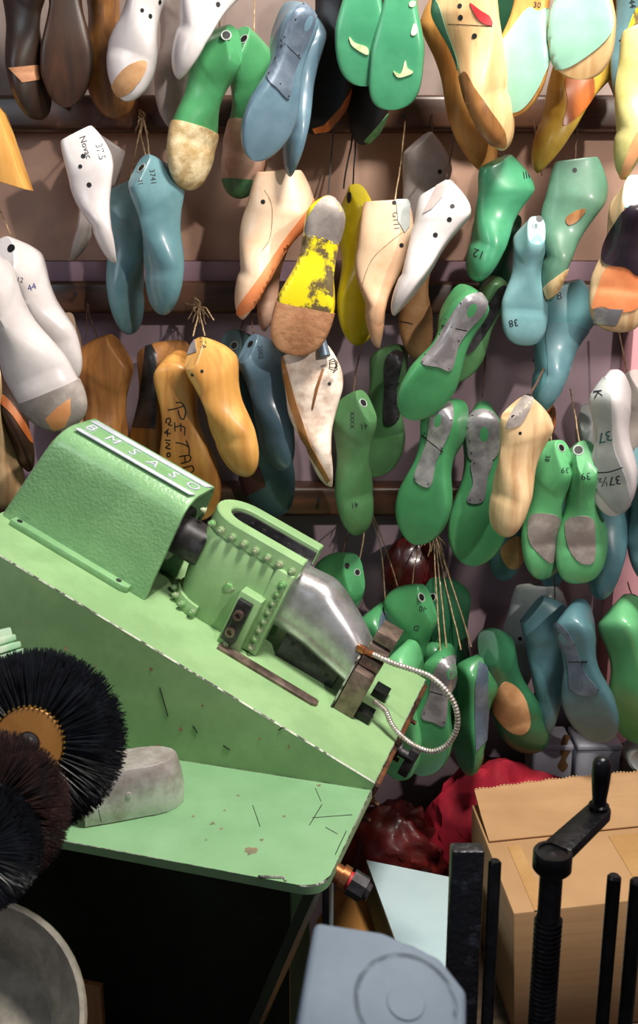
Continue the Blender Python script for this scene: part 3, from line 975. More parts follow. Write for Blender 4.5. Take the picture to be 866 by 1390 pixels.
MG = paint('machine_green', (146, 182, 130), (132, 168, 118), .42, 12, .4, .6, bump=.12, bscale=60, coat=.1)
MH = paint('hammered_green', (130, 174, 124), (116, 160, 112), .36, 14, bump=.55, bscale=210, coat=.3)
MT = paint('table_green', (136, 180, 136), (122, 166, 122), .42, 7, .38, .62, bump=.1, bscale=60)
INSIDE_SHADE = paint('compartment_shade', (46, 58, 38), (34, 42, 28), .6, 10)  # darker than the machine's green: shade under the table painted into the colour
BOLT = paint('painted_bolt', (112, 164, 104), (150, 160, 130), .38, 60)
EDGE = paint('chipped_edge', (196, 198, 188), (70, 70, 66), .45, 70, .42, .55, metal=.5)
RUST = paint('rusty_iron', (126, 78, 46), (58, 38, 30), .55, 30, metal=.5)
IRON = paint('brown_iron', (142, 122, 112), (92, 76, 70), .36, 30, metal=.5)
ALU = paint('aluminium', (208, 208, 212), (160, 158, 160), .3, 18, .36, .6, metal=.75)
ALUR = paint('cast_aluminium', (216, 210, 210), (172, 160, 156), .36, 26, .36, .6, metal=.45)
COP = paint('copper', (196, 128, 84), rough=.3, metal=.9)
BAR = paint('bare_bar', (206, 212, 222), (184, 190, 200), .4, 40, metal=.1)
BRAID = paint('braided_steel', (206, 202, 196), (168, 156, 146), .38, 200, metal=.6)
CHIPS = paint('bare_chip', (206, 148, 124), (150, 104, 84), .6, 60)

mach = thing('boot_moulding_machine', T3d(-.35, .15, -.85), 'green cast metal shoe machine with sloping bed, hammered hood and side table', 'machine')

# body: a wedge on a pedestal, its right end square to the sloping bed
s26, c26 = math.sin(R(25.8)), math.cos(R(25.8))
low = M(0, 0, -.44)
zlow = low.z - P0.z
alow = (low - P0).dot(EX)
a0 = (FR - P0).dot(EX)
tl = M(-.645, 0, 0)
prof = [T3d(a0, 0, FR.z - P0.z), tl, T3d((tl - P0).dot(EX), 0, -.84), T3d(alow, 0, -.84), low]
mb = MB()
tmp = bmesh.new()
A_ = [tmp.verts.new(p) for p in prof]
B_ = [tmp.verts.new(p + EY * .328) for p in prof]
tmp.faces.new(A_[::-1]); tmp.faces.new(B_)
for i in range(5):
    tmp.faces.new((A_[i], A_[(i + 1) % 5], B_[(i + 1) % 5], B_[i]))
bmesh.ops.recalc_face_normals(tmp, faces=tmp.faces)
n0 = len(tmp.faces)
top_edges = [e for e in tmp.edges if all(abs((v.co - FR).dot(SW)) < 1e-4 for v in e.verts)]
res = bmesh.ops.bevel(tmp, geom=top_edges, offset=.0015, segments=1, affect='EDGES')
bev = set(res['faces'])
mp = {v: mb.bm.verts.new(v.co) for v in tmp.verts}
for f in tmp.faces:
    g = mb.bm.faces.new([mp[v] for v in f.verts])
    g.material_index = 1 if f in bev else 0
tmp.free()
body = mb.build('body', [MG, EDGE], mach, 20)
# end plate and bolts on the right end
mb = MB()
mb.box(M(.0005, .002, -.36), SU * .006, EY * .32, SW * .355, .001)
ep = mb.build('end_plate', RUST, mach)
ep['label'] = 'rusty iron end plate'
for v, w in ((.03, -.045), (.012, -.06), (-.06, -.06), (.16, -.05), (.28, -.05)):
    if v > 0:
        MB().lathe(M(.006, v, w), SU, [(0, .006), (.004, .006), (.004, .0035), (.012, .0035)], 6).build('bolt', RUST, ep, 20)
# paint chips on the bed and the front
random.seed(11)
mb = MB()
for px, py in ((275, 958), (205, 908), (352, 1003), (392, 1015), (215, 1012), (130, 905), (245, 990), (392, 1012), (90, 880), (40, 845)):
    d = ray(px, py)
    p = CAM + d * ((P0 - CAM).dot(EY) / d.dot(EY)) - EY * .0004
    r0 = random.uniform(.0012, .0034)
    mb.faces_of([p + EX * r0 * random.uniform(.5, 1.1) * math.cos(t) + EZ * r0 * random.uniform(.5, 1.1) * math.sin(t) for t in [k * math.tau / 8 for k in range(8)]], [tuple(range(8))])
mb.build('paint_chips', CHIPS, body, smooth=False)
mb = MB()
for (x0, y0), (x1, y1) in (((217, 933), (228, 972)), ((262, 985), (268, 995)), ((378, 991), (384, 987)), ((303, 1012), (312, 1018))):
    ds = [CAM + ray(x, y) * ((P0 - CAM).dot(EY) / ray(x, y).dot(EY)) - EY * .0003 for x, y in ((x0, y0), (x1, y1))]
    mb.tube(ds, .0007, 5)
mb.build('scratches', MATS['black'], body)

# hood
def hood_prof(o=0.):
    pts = [(.092 + o, 0), (.096 + o, .115)]
    for k in range(1, 9):
        a = k / 8 * math.pi / 2
        pts.append((.096 + .036 - (.036 - o) * math.cos(a), .127 + (.036 - o) * math.sin(a)))
    for k in range(6):
        a = k / 5 * math.pi / 2
        pts.append((.182 + (.012 - o * .8) * math.sin(a), .151 + (.012 - o) * math.cos(a)))
    pts.append((.204 - o, 0))
    return pts
HP = hood_prof()
HI = hood_prof(.007)
ul = lambda w: -.606 - .034 * (1 - w / .163)
rings = []
c_ = (.148, .08)
for s, du in ((.93, -.006), (.975, -.003), (1., 0.), (1., .01)):
    rings.append([M(ul(w) + du + .006, c_[0] + (v - c_[0]) * s, w if w < .01 else c_[1] + (w - c_[1]) * s) for v, w in HP])
for t in (.2, .4, .6, .8, .96):
    rings.append([M(ul(w) + .016 + (-.396 - ul(w) - .016) * t, v, w) for v, w in HP])
rings.append([M(-.3975, v, w) for v, w in HP])
rings.append([M(-.396, c_[0] + (v - c_[0]) * .985, c_[1] + (w - c_[1]) * .985 if w > .01 else w) for v, w in HP])
rings.append([M(-.396, v, w) for v, w in HI])
rings.append([M(-.43, v, w) for v, w in HI])
mb = MB()
vs = mb.loft(rings, False, False)
mb.bm.faces.new(vs[0][::-1]); mb.bm.faces.new(vs[-1])
hood = mb.build('hood', MH, mach, 40)
WT = .163
for v0, v1, u0, u1, sl in ((.113, .1225, -.592, -.404, .0), (.163, .176, -.596, -.402, .0)):
    MB().prism([M(u0, v0, WT), M(u1, v0, WT), M(u1 + .006, v1, WT), M(u0 + .004, v1, WT)], SW * .0022, .0006).build('raised_bar', BAR, hood)
for ch, u in zip('BMSASO', (-.582, -.546, -.511, -.478, -.445, -.413)):
    bm = text_mesh(ch, 1, 0, 0, 0)
    mb = MB()
    me_pts = {}
    for f in bm.faces:
        for v in f.verts:
            me_pts.setdefault(v, None)
    low_ = {v: mb.bm.verts.new(M(u + v.co.x * .026, .143 - v.co.y * .034, WT + .0022)) for v in me_pts}
    for f in bm.faces:
        mb.bm.faces.new([low_[v] for v in f.verts])
    be = [e for e in mb.bm.edges if len(e.link_faces) == 1]
    dn = {}
    for e in be:
        for v in e.verts:
            if v not in dn:
                dn[v] = mb.bm.verts.new(v.co - SW * .0026)
    for e in be:
        a, b = e.verts
        mb.bm.faces.new((a, b, dn[b], dn[a]))
    bm.free()
    mb.build('letter', BAR, hood, 30)
fl = MB().prism([M(-.618, .079, 0), M(-.43, .079, 0), M(-.421, .083, 0), M(-.421, .096, 0), M(-.618, .096, 0)], SW * .010, .0015).build('flange', MH, hood)
for u in (-.607, -.439):
    MB().lathe(M(u, .086, .0098), SW, [(0, .0042), (.0012, .004), (.0016, .002)], 14).build('screw', MATS['dark_steel'], fl)
MB().lathe(M(-.44, .152, .088), SU, [(0, .034), (.028, .034), (.028, .042), (.036, .042), (.036, .03), (.08, .03)], 28).build('shaft', MATS['dark_steel'], mach)

# drum housing: a U-shaped shell open to the right, a slot in its top
UC, VC = -.328, .1685


def u_path(rad, ur, n=14, vb=0.):
    """from the right end of the front wall round the left to the right end of the back wall"""
    pts = [(ur, VC - rad), ((ur + UC) / 2, VC - rad)]
    for k in range(n + 1):
        a = -math.pi / 2 - k / n * math.pi
        pts.append((UC + rad * math.cos(a), VC + rad * math.sin(a)))
    pts += [((ur + UC) / 2, VC + rad), (ur, VC + rad)]
    return pts


def shell_rings(lst):
    out = []
    for w, ro, ri, ur in lst:
        o_ = [M(u, v, w) for u, v in u_path(ro, ur)]
        i_ = [M(u, v, w) for u, v in u_path(ri, ur)][::-1]
        out.append(o_ + i_)
    return out


mb = MB()
rr = shell_rings([(0, .0425, .028, -.226), (.02, .0465, .028, -.226), (.05, .050, .028, -.226), (.08, .0515, .028, -.226), (.105, .050, .028, -.226), (.125, .047, .028, -.226), (.136, .0435, .026, -.226), (.146, .0425, .025, -.226)])
vs = mb.loft(rr, False, False)
mb.bm.faces.new(vs[0][::-1]); mb.bm.faces.new(vs[-1])
drum = mb.build('drum_housing', MG, mach, 45)
mb = MB()
vs = mb.loft(shell_rings([(.130, .0475, .026, -.222), (.1535, .0475, .026, -.222), (.1555, .0460, .0275, -.2235)]), False, False)
mb.bm.faces.new(vs[0][::-1]); mb.bm.faces.new(vs[-1])
rim = mb.build('top_rim', MG, drum, 30)
mb = MB()
vs = mb.loft(shell_rings([(.05, .0262, .0215, -.2235), (.149, .0262, .0215, -.2235)]), False, False)
mb.bm.faces.new(vs[0][::-1]); mb.bm.faces.new(vs[-1])
lin_ = mb.build('liner', MATS['dark_steel'], drum, 40)
for u in (-.325, -.305, -.285, -.265, -.245, -.232):
    MB().lathe(M(u, VC + .0216, .138), -EY, [(0, .0045), (.001, .0042), (.0014, .002)], 12).build('screw', MATS['dark_steel'], lin_)
flr = MB().box(M(-.252, VC - .0545, .002), SU * .027, EY * .01, SW * .132, .002).build('end_flange', MG, drum)
# bottom flange round the left
mb = MB()
pts = u_path(.052, -.29, 14)[2:13]
pin = u_path(.046, -.29, 14)[2:13]
ring = [M(u, v, 0) for u, v in pts] + [M(u, v, 0) for u, v in pin][::-1]
mb.prism(ring, SW * .02, .001)
bf = mb.build('bottom_flange', MG, drum)


def bolt(p, n, parent, r=.0046):
    MB().lathe(p, n, [(0, r * 1.25), (.0015, r * 1.25), (.0015, r), (.0058, r * .95), (.0058, r * .55), (.0078, r * .5), (.0082, r * .2)], 12).build('bolt', BOLT, parent, 30)


for k in range(7):
    bolt(M(-.345 + .0187 * k, VC - .0475, .1385), -EY, rim)
for k in (1, 2.6):
    a = -math.pi / 2 - k / 7 * math.pi
    bolt(M(UC - .012 + .0475 * math.cos(a), VC + .0475 * math.sin(a), .1385), SU * math.cos(a) + EY * math.sin(a), rim)
for k in range(8):
    bolt(M(-.2345, VC - .0545, .118 - .0152 * k), -EY, flr)
for k in range(5):
    a = -math.pi / 2 - (k * .85 + .2) / 7 * math.pi
    bolt(M(UC + .052 * math.cos(a), VC + .052 * math.sin(a), .010), SU * math.cos(a) + EY * math.sin(a), bf)
MB().lathe(M(-.300, VC - .0505, .072), -EY, [(0, .0085), (.0015, .0085), (.0015, .0068), (.006, .0064), (.0065, .003)], 6).build('hex_bolt', BOLT, drum, 20)
bp = MB().box(M(-.280, .098, .0), SU * .034, EY * .026, SW * .086, .0018).build('bracket', MG, mach)
sb = MB().box(M(-.276, .089, .012), SU * .021, EY * .01, SW * .066, .0015).build('steel_block', MATS['dark_steel'], bp)
for w in (.058, .03):
    MB().lathe(M(-.2655, .0892, w), -EY, [(0, .0072), (.007, .007), (.007, .0036), (.003, .0034)], 18).build('cap_screw', IRON, sb)
bolt(M(-.2655, .0975, .006), -EY, bp)
# steel strip lying on the bed
MB().prism([M(-.272, .080, 0), M(-.122, .080, 0), M(-.116, .084, 0), M(-.116, .093, 0), M(-.12, .0965, 0), M(-.272, .0965, 0)], SW * .0045, .0008).build('guide_strip', IRON, mach)
# dark block under the form
mb = MB()
mb.box(M(-.205, .148, 0), SU * .092, EY * .05, SW * .046, .001)
blk = mb.build('slide_block', MATS['dark_steel'], mach)
for u, w in ((-.19, .03), (-.128, .014)):
    MB().lathe(M(u, .1485, w), -EY, [(0, .003), (.0012, .003)], 12).build('screw_hole', MATS['black'], blk)
for u in (-.178, -.138):
    MB().box(M(u, .1475, .034), SU * .011, EY * .004, SW * .0125, .0003).build('notch', MATS['black'], blk)
# polished metal form
mb = MB()
rings = []
for u, v, w, hv, hw in catmull([(-.262, .168, .085, .030, .038), (-.25, .168, .085, .036, .046), (-.215, .167, .086, .038, .048), (-.18, .165, .086, .039, .050), (-.15, .163, .077, .038, .046), (-.12, .160, .066, .035, .040), (-.097, .157, .056, .032, .034)], 30):
    ring = []
    for k in range(28):
        a = k * math.tau / 28
        ca, sa = math.cos(a), math.sin(a)
        ring.append(M(u, v + hv * math.copysign(abs(ca) ** .75, ca), w + hw * math.copysign(abs(sa) ** .75, sa)))
    rings.append(ring)
mb.loft(rings)
mb.build('metal_form', ALU, mach, 40)
# clamp
clm = MB().prism([M(-.096, .105, .0), M(-.066, .105, .0), M(-.066, .105, .06), M(-.07, .105, .067), M(-.096, .105, .067)], EY * .02, .0015).build('clamp', IRON, mach)
for k in range(4):
    MB().box(M(-.097 + .001 * k, .122, .048 + .0205 * k), SU * .03, EY * .045, SW * .0155, .0015).build('clamp_tooth', IRON, clm)
MB().box(M(-.094, .128, .0), SU * .022, EY * .034, SW * .118, .001).build('clamp_core', MATS['dark_steel'], clm)
MB().box(M(-.1, .1035, .0), SU * .003, EY * .06, SW * .08, .0006).build('clamp_face', EDGE, clm)
for u, v in ((-.066, .112), (-.062, .19)):
    MB().box(M(u, v, .0003), SU * .022, EY * .028, SW * .012, .0004).build('clamp_foot', MATS['black'], clm)
# cable
path = [(497, 884, .125), (510, 890, .12), (535, 901, .115), (560, 909, .11), (585, 919, .105), (606, 938, .1), (619, 962, .1), (620, 988, .1), (608, 1010, .1), (588, 1020, .1), (566, 1014, .105), (546, 1000, .11), (532, 984, .115), (524, 966, .12), (515, 957, .125), (508, 952, .13)]
P = [tuple(on_v(*q)) for q in path]
P = [Vector(p) for p in catmull([tuple(p) for p in P], 360)]
rad = [.0040 if (k % 4) < 2 else .0033 for k in range(len(P))]
cab = MB().tube(P, rad, 10).build('cable', BRAID, mach, 60)
d0 = (P[0] - P[12]).normalized()
MB().lathe(P[0] - d0 * .012, d0, [(0, .0046), (.012, .0046), (.013, .006), (.024, .006), (.026, .0045)], 16).build('connector', COP, cab)
# fittings on the right end
q = M(.006, .15, -.03)
fit = MB().lathe(q, SU, [(0, .012), (.006, .012), (.006, .007), (.028, .007)], 12).build('end_bracket', MATS['dark_steel'], mach)
MB().box(q + SU * .018 - SW * .03 - EY * .006, SU * .014, EY * .012, SW * .045, .002).build('lug', MATS['dark_steel'], fit)
pc = T3d(.004, -.155, .0) - SW * .018
con = MB().lathe(pc - SU * .004, SU, [(0, .011), (.012, .011), (.012, .014), (.02, .014)], 18).build('cable_gland', COP, mach)
MB().lathe(pc + SU * .016, SU, [(0, .0105), (.004, .0105)], 18).build('seal', MATS['red_ink'], con)
MB().lathe(pc + SU * .020, SU, [(0, .015), (.018, .015), (.018, .011), (.024, .01)], 8).build('nut', MATS['dark_steel'], con)

# side table
mb = MB()
pts = [T3d(-.62, -.212, 0), T3d(-.034, -.212, 0)]
for k in range(7):
    a = -math.pi / 2 + k / 6 * math.pi / 2
    pts.append(T3d(-.026 + .026 * math.cos(a), -.186 + .026 * math.sin(a), 0))
pts += [T3d(0, 0, 0), T3d(-.62, 0, 0)]
tmp = bmesh.new()
dn = [p - EZ * .011 for p in pts]
A_ = [tmp.verts.new(p) for p in pts]
B_ = [tmp.verts.new(p) for p in dn]
tmp.faces.new(A_); tmp.faces.new(B_[::-1])
for i in range(len(pts)):
    j = (i + 1) % len(pts)
    tmp.faces.new((A_[j], A_[i], B_[i], B_[j]))
te = [e for e in tmp.edges if all(v.co.z > P0.z - .001 for v in e.verts)]
res = bmesh.ops.bevel(tmp, geom=te, offset=.0016, segments=1, affect='EDGES')
bev = set(res['faces'])
mp = {v: mb.bm.verts.new(v.co) for v in tmp.verts}
for f in tmp.faces:
    g = mb.bm.faces.new([mp[v] for v in f.verts])
    g.material_index = 1 if f in bev else 0
tmp.free()
tab = mb.build('table_top', [MT, EDGE], mach, 25)
STAIN = paint('table_stain', (150, 130, 104), (110, 110, 90), .6, 60)
mb = MB()
random.seed(5)
for px, py, r0 in ((340, 1155, .009), (323, 1080, .003), (433, 1066, .004), (288, 1118, .004), (262, 1108, .003), (386, 1108, .003), (355, 1140, .003), (305, 1100, .0022), (300, 1125, .003), (410, 1045, .002), (280, 1140, .002)):
    p = at_z(px, py, .8502)
    if (p - P0).dot(EY) > -.004:
        continue
    mb.faces_of([p + EX * r0 * random.uniform(.4, 1.1) * math.cos(t) + EY * r0 * random.uniform(.4, 1.1) * math.sin(t) for t in [k * math.tau / 12 for k in range(12)]], [tuple(range(12))])
mb.build('stains', STAIN, tab, smooth=False)
mb = MB()
for (x0, y0), (x1, y1) in (((343, 1093), (353, 1122)), ((424, 1110), (478, 1106)), ((420, 1120), (437, 1092)), ((442, 1123), (458, 1132)), ((428, 1070), (436, 1088)), ((455, 1160), (470, 1128))):
    mb.tube([at_z(x0, y0, .8502), at_z(x1, y1, .8502)], .0005, 5)
mb.build('scratches', MATS['dark_steel'], tab)
MB().tube([at_z(350, 1190, .851), at_z(385, 1191, .851), at_z(388, 1196, .851)], .0016, 6).build('edge_wire', EDGE, tab)
# open compartment under the table, its shade put into the dark colour
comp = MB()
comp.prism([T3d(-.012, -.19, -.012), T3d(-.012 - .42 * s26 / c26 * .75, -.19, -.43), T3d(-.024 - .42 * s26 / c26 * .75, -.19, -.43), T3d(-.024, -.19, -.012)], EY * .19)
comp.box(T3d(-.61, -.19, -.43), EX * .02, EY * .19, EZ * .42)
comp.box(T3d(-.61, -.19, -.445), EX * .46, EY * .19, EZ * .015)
comp.box(T3d(-.61, -.004, -.44), EX * .5, EY * .003, EZ * .425)  # dark sheet over the body front, painted as shade
cm = comp.build('compartment', INSIDE_SHADE, mach, 25)
MB().box(T3d(-.02, -.15, -.13), EX * .008, EY * .02, EZ * .12, .001).build('strut', MATS['dark_steel'], mach)

# ------------------------------------------------------------------ things on and around the table
def on_table(px, py, z=.8502):
    return at_z(px, py, z)


hb0, hb1 = on_table(112, 1106), on_table(250, 1082)
ax = (hb1 - hb0); LN = ax.length; ax.normalize(); ay = EZ.cross(ax)
hw = .031
mb = MB()
rings = []
for z, s, sh in ((0, .94, 0), (.004, 1., 0), (.018, 1.03, .001), (.04, .98, -.002), (.062, .86, -.007), (.0635, .82, -.008)):
    ring = []
    pl = [(0, -1), (.33, -1.02), (.6, -.98)] + [(.66 + .34 * math.sin(k / 8 * math.pi), -math.cos(k / 8 * math.pi)) for k in range(9)] + [(.6, .98), (.33, 1.02), (0, 1)]
    for t, y in pl:
        ring.append(hb0 + ax * (t * LN * (1 if t < .1 else (.985 + .015 * s)) + sh * (t > .1)) + ay * (y * hw * s) + EZ * z)
    rings.append(ring)
vs = mb.loft(rings, False, False)
mb.bm.faces.new(vs[0][::-1]); mb.bm.faces.new(vs[-1])
o = thing('metal_heel_block', hb0.lerp(hb1, .5), 'cast aluminium heel half of a last standing on green side table', 'heel block')
mb.build('block', ALUR, o, 35)
hp = on_v(176, 1089, 0)
p = hb0 + ax * (LN * .42) - ay * (hw * 1.03) + EZ * .034
MB().lathe(p + ay * .001, -ay, [(0, .0034), (.002, .0034), (.0025, .0022)], 14).build('plug', ALUR, o)
MB().tube([hb0 + ax * (LN * .15) - ay * (hw * 1.02) + EZ * .005, hb0 + ax * (LN * .13) - ay * (hw * 1.03) + EZ * .022], .0005, 5).build('scribe_mark', MATS['dark_steel'], o)

WPL = wood('panel_wood', (170, 120, 74), (140, 92, 52))
pb = at_d(130, 1275, 1.06)
mb = MB()
a_, b_, c2_ = at_d(84, 1312, 1.0), at_d(136, 1262, 1.06), at_d(190, 1318, 1.0)
mb.box(T3d(-.40, -.17, -.428), EX * .10, EY * .008, EZ * .20, .001)
# leans against the back of the compartment
o = mb.build('leaning_board', WPL)
tag(o, 'brown board standing in the dark opening under the green table', 'board')

# ------------------------------------------------------------------ finisher brushes (left foreground)
BBLK = paint('black_bristle', (34, 36, 44), (14, 15, 20), .38, 60)
BBRN = paint('brown_bristle', (72, 44, 40), (40, 24, 24), .7, 60)
HUBW = wood('hub_wood', (202, 142, 74), (160, 104, 46), stretch=(10, 10, 10))
GOLD = flat('brass_pin', (206, 160, 70), .35, .7)
bc = at_d(46, 1006, .80)
bn = at_d(-10, 1104, .72)
AXV = (Vector((-.08, -.92, .30))).normalized()
bx_ = AXV.orthogonal().normalized()
by_ = AXV.cross(bx_)


def wheel_brush(c, R0, R1, depth, mat, label, hubmat, nb, seed, fuzz):
    random.seed(seed)
    root = thing('wheel_brush', c, label, 'brush', 'finisher brushes')
    MB().lathe(c - AXV * depth * .5, AXV, [(0, R0 * .98), (depth * .95, R0), (depth, R0 * .97), (depth, R0 * .34), (depth * .93, R0 * .33)], 40).build('hub', hubmat, root)
    MB().lathe(c + AXV * depth * .4, AXV, [(0, R0 * .3), (depth * .14, R0 * .3), (depth * .18, R0 * .22), (depth * .4, R0 * .18)], 20).build('spindle', MATS['dark_steel'], root)
    mb = MB()
    # dense core of bristles, hidden by the outer ones
    prof = [(-depth * .45, R0 * .95), (-depth * .5, R1 * .74), (-depth * .3, R1 * .86), (depth * .05, R1 * .86), (depth * .26, R1 * .7), (depth * .3, R0 * .95)]
    mb.lathe(c, AXV, prof, 64, cap0=False, cap1=False)
    tufts = 42
    rows = [(.42, .80, 26), (.36, .88, 26), (.22, .95, 22), (.05, 1.0, 22), (-.12, 1.0, 22), (-.28, 1.0, 22), (-.44, .98, 18), (-.58, .96, 14)]
    for row, (dzf, rl, k) in enumerate(rows):
        dz = depth * dzf
        for t in range(tufts):
            a0 = (t + .5 * (row % 2)) * math.tau / tufts
            for j in range(k):
                a = a0 + random.gauss(0, .034 if row < 2 else .06)
                ln = R0 + (R1 - R0) * rl * random.uniform(.88, 1.05)
                da = random.gauss(0, .02)
                z0 = dz + random.uniform(-.08, .08) * depth
                z1 = z0 * (1.15 if row > 1 else 1.) + random.uniform(-.14, .14) * depth * fuzz
                d0 = bx_ * math.cos(a0 + (a - a0) * .4) + by_ * math.sin(a0 + (a - a0) * .4)
                d1 = bx_ * math.cos(a + da) + by_ * math.sin(a + da)
                p0, p1 = c + AXV * min(z0, depth * .46) + d0 * R0 * .97, c + AXV * z1 + d1 * ln
                tn = d0.cross(AXV) * .0006
                mb.faces_of([p0 - tn, p0 + tn, p0 + AXV * .0009, p1 - tn * .5, p1 + tn * .5], [(0, 1, 4, 3), (1, 2, 4), (2, 0, 3), (2, 3, 4)])
    mb.build('bristles', mat, root, smooth=False)
    if hubmat is HUBW:
        for t in range(tufts):
            a = t * math.tau / tufts
            d = bx_ * math.cos(a) + by_ * math.sin(a)
            MB().lathe(c + AXV * depth * .44 + d * R0 * 1.03, AXV, [(0, .0011), (.0022, .0009)], 6).build('pin', GOLD, root)
    return root


wheel_brush(bc, .0285, .0725, .026, BBLK, 'round black bristle brush with wooden hub and brass pins', HUBW, 0, 3, 1.)
b2, b3 = at_d(-15, 1102, .735), at_d(-32, 1152, .70)
wheel_brush(b2, .026, .058, .022, BBRN, 'round brown bristle brush in front of the black one', BBRN, 0, 4, 1.5)
wheel_brush(b3, .012, .045, .018, BBLK, 'black brush at left edge in front of brown brush', MATS['dark_steel'], 0, 5, 1.)

# the finishing machine that carries the brushes stands just beyond the left edge
GUARD = paint('guard_grey', (150, 142, 128), (118, 112, 102), .5, 30, bump=.2)
FINB = paint('finisher_grey', (120, 126, 122), (98, 104, 100), .5, 12)
fin = thing('finishing_machine', (-.48, -.80, 0), 'grey shoe finishing machine at left edge with round sheet guard below brushes', 'machine')
MB().box((-.62, -1.0, 0), (.26, 0, 0), (0, .36, 0), (0, 0, 1.28), .02, 3).build('cabinet', FINB, fin)
MB().tube([b3 - AXV * .02, b2, bc, bc - AXV * .05, Vector((-.40, bc.y + .05, bc.z))], .008, 14).build('shaft', MATS['dark_steel'], fin)
gc = at_d(-66, 1400, .74)
mb = MB()
ga = Vector((.15, -.55, .82)).normalized()
mb.lathe(gc - ga * .25, ga, [(0, .096), (.25, .096), (.254, .098), (.258, .096), (.258, .0925), (.252, .091), (.24, .088), (.2, .07)], 56, cap0=True, cap1=True)
mb.build('brush_guard', GUARD, fin)
RIDGE = paint('ridged_plastic', (196, 204, 190), (150, 190, 158), .45, 24)
rc = at_d(-6, 872, .95)
mb = MB()
rv = Vector((.85, -.35, .3)).normalized()
ru = Vector((.3, 0, .95)); ru = (ru - rv * ru.dot(rv)).normalized()
rw = rv.cross(ru)
for k in range(4):
    mb.box(rc - rv * .09 + ru * (.0075 * k - .018) - rw * .02, rv * (.106 - .004 * k), rw * .04, ru * .0058, .0012)
mb.box(rc - rv * .09 - ru * .016 - rw * .018, rv * .096, rw * .036, ru * .026, .001)
o = mb.build('ridged_cap', RIDGE, fin)
o['label'] = 'pale green ridged cap'

# wooden plank at the left edge
pa_ = [at_y(-30, 120, -.14), at_y(-4, 150, -.14), at_y(33, 257, -.14), at_y(-4, 246, -.14), at_y(-30, 225, -.14)]
o = MB().prism(pa_, (0, .05, 0), .0015).build('wood_plank', wood('plank_wood', (226, 172, 92), (206, 140, 62)))
tag(o, 'bright planed wooden plank end at the left edge', 'plank')
# ------------------------------------------------------------------ room
WALL = paint('plaster_wall', (158, 136, 146), (142, 120, 130), .8, 3.5, .4, .6, bump=.15, bscale=40)
BOARD = paint('painted_board', (184, 148, 128), (168, 132, 112), .75, 4, .4, .6, bump=.1, bscale=60)
MAUVE = paint('mauve_board', (150, 122, 134), (136, 108, 120), .7, 4)
FLOOR = paint('concrete_floor', (96, 88, 82), (64, 58, 54), .8, 5, bump=.4)
RAILW = wood('rail_wood', (84, 52, 34), (44, 27, 18), stretch=(3, 34, 34))
BENCH = wood('bench_wood', (84, 64, 48), (50, 38, 28), stretch=(4, 40, 40))


def struct(name, lo, hi, mat, bevel=0):
    o = MB().box(lo, (hi[0] - lo[0], 0, 0), (0, hi[1] - lo[1], 0), (0, 0, hi[2] - lo[2]), bevel).build(name, mat)
    o['kind'] = 'structure'
    return o


struct('wall_back', (-1.6, .06, 0), (1.6, .16, 2.7), WALL)
struct('floor', (-1.6, -2.6, -.06), (1.6, .16, 0), FLOOR)
struct('ceiling', (-1.6, -2.6, 2.7), (1.6, .16, 2.76), flat('ceiling_white', (190, 184, 176)))
struct('wall_left', (-1.7, -2.6, 0), (-1.6, .16, 2.7), WALL)
struct('wall_right', (1.6, -2.6, 0), (1.7, .16, 2.7), WALL)
struct('wall_panel', (-1.2, .045, 1.488), (1.2, .06, 1.70), BOARD)
struct('wall_panel', (-1.2, .048, 1.737), (1.2, .06, 2.1), paint('upper_wall_shade', (138, 122, 114), (120, 104, 98), .75, 4))  # added panel; its greyer tone paints in shade on the wall above the rail
struct('trim_1', (-1.2, .02, 1.452), (1.2, .06, 1.487), MAUVE, .002)
tx = at_y(858, 470, .0).x
struct('trim_2', (tx, .0, .60), (tx + .045, .06, 1.40), paint('pink_paint', (206, 150, 158), (190, 134, 142), .6, 6), .003)
for z, lab in ((1.71, 'dark wooden hanging rail along the top of the wall'), (1.43, 'dark wooden hanging rail halfway up the wall'), (1.09, 'dark wooden hanging rail lowest on the wall')):
    root = thing('hanging_rail', (0, .03, z - .025), lab, 'rail', 'rails for shoe lasts')
    MB().box((-1.1, .0, z - .026), (2.2, 0, 0), (0, .06, 0), (0, 0, .052), .008, 3).build('board', RAILW, root)
    for k in range(9):
        MB().lathe((-.52 + .13 * k, .001, z + .008 * math.sin(k * 2.1)), (0, -1, 0), [(0, .0018), (.008, .0016), (.008, .0036), (.0095, .0034)], 10).build('nail', DS, root)

# knots of twine on the rails
def knot(px, py, y, label, n, seed, spread=10, ln=26):
    random.seed(seed)
    mb = MB()
    c = at_y(px, py, y)
    for k in range(n):
        a = random.uniform(-1, 1)
        pts = [c + Vector((random.uniform(-.003, .003), random.uniform(-.004, .004), random.uniform(-.004, .004)))]
        L_ = ln / 850 * random.uniform(.5, 1.1)
        for j in range(1, 6):
            t = j / 5
            pts.append(c + Vector((a * spread / 850 * t + .002 * math.sin(j + k), -.006 * t, (.004 * math.sin(t * 3) - L_ * t))))
        mb.tube(pts, .0009, 5)
    for k in range(5):
        pts = [c + Vector((.005 * math.cos(t), -.004 + .004 * math.sin(t * 1.3 + k), .005 * math.sin(t + k) + .003 * k - .006)) for t in [q * .6 for q in range(11)]]
        mb.tube(pts, .0011, 5)
    tag(mb.build('twine_knot', MATS['twine']), label, 'twine', 'twine knots on the rails')


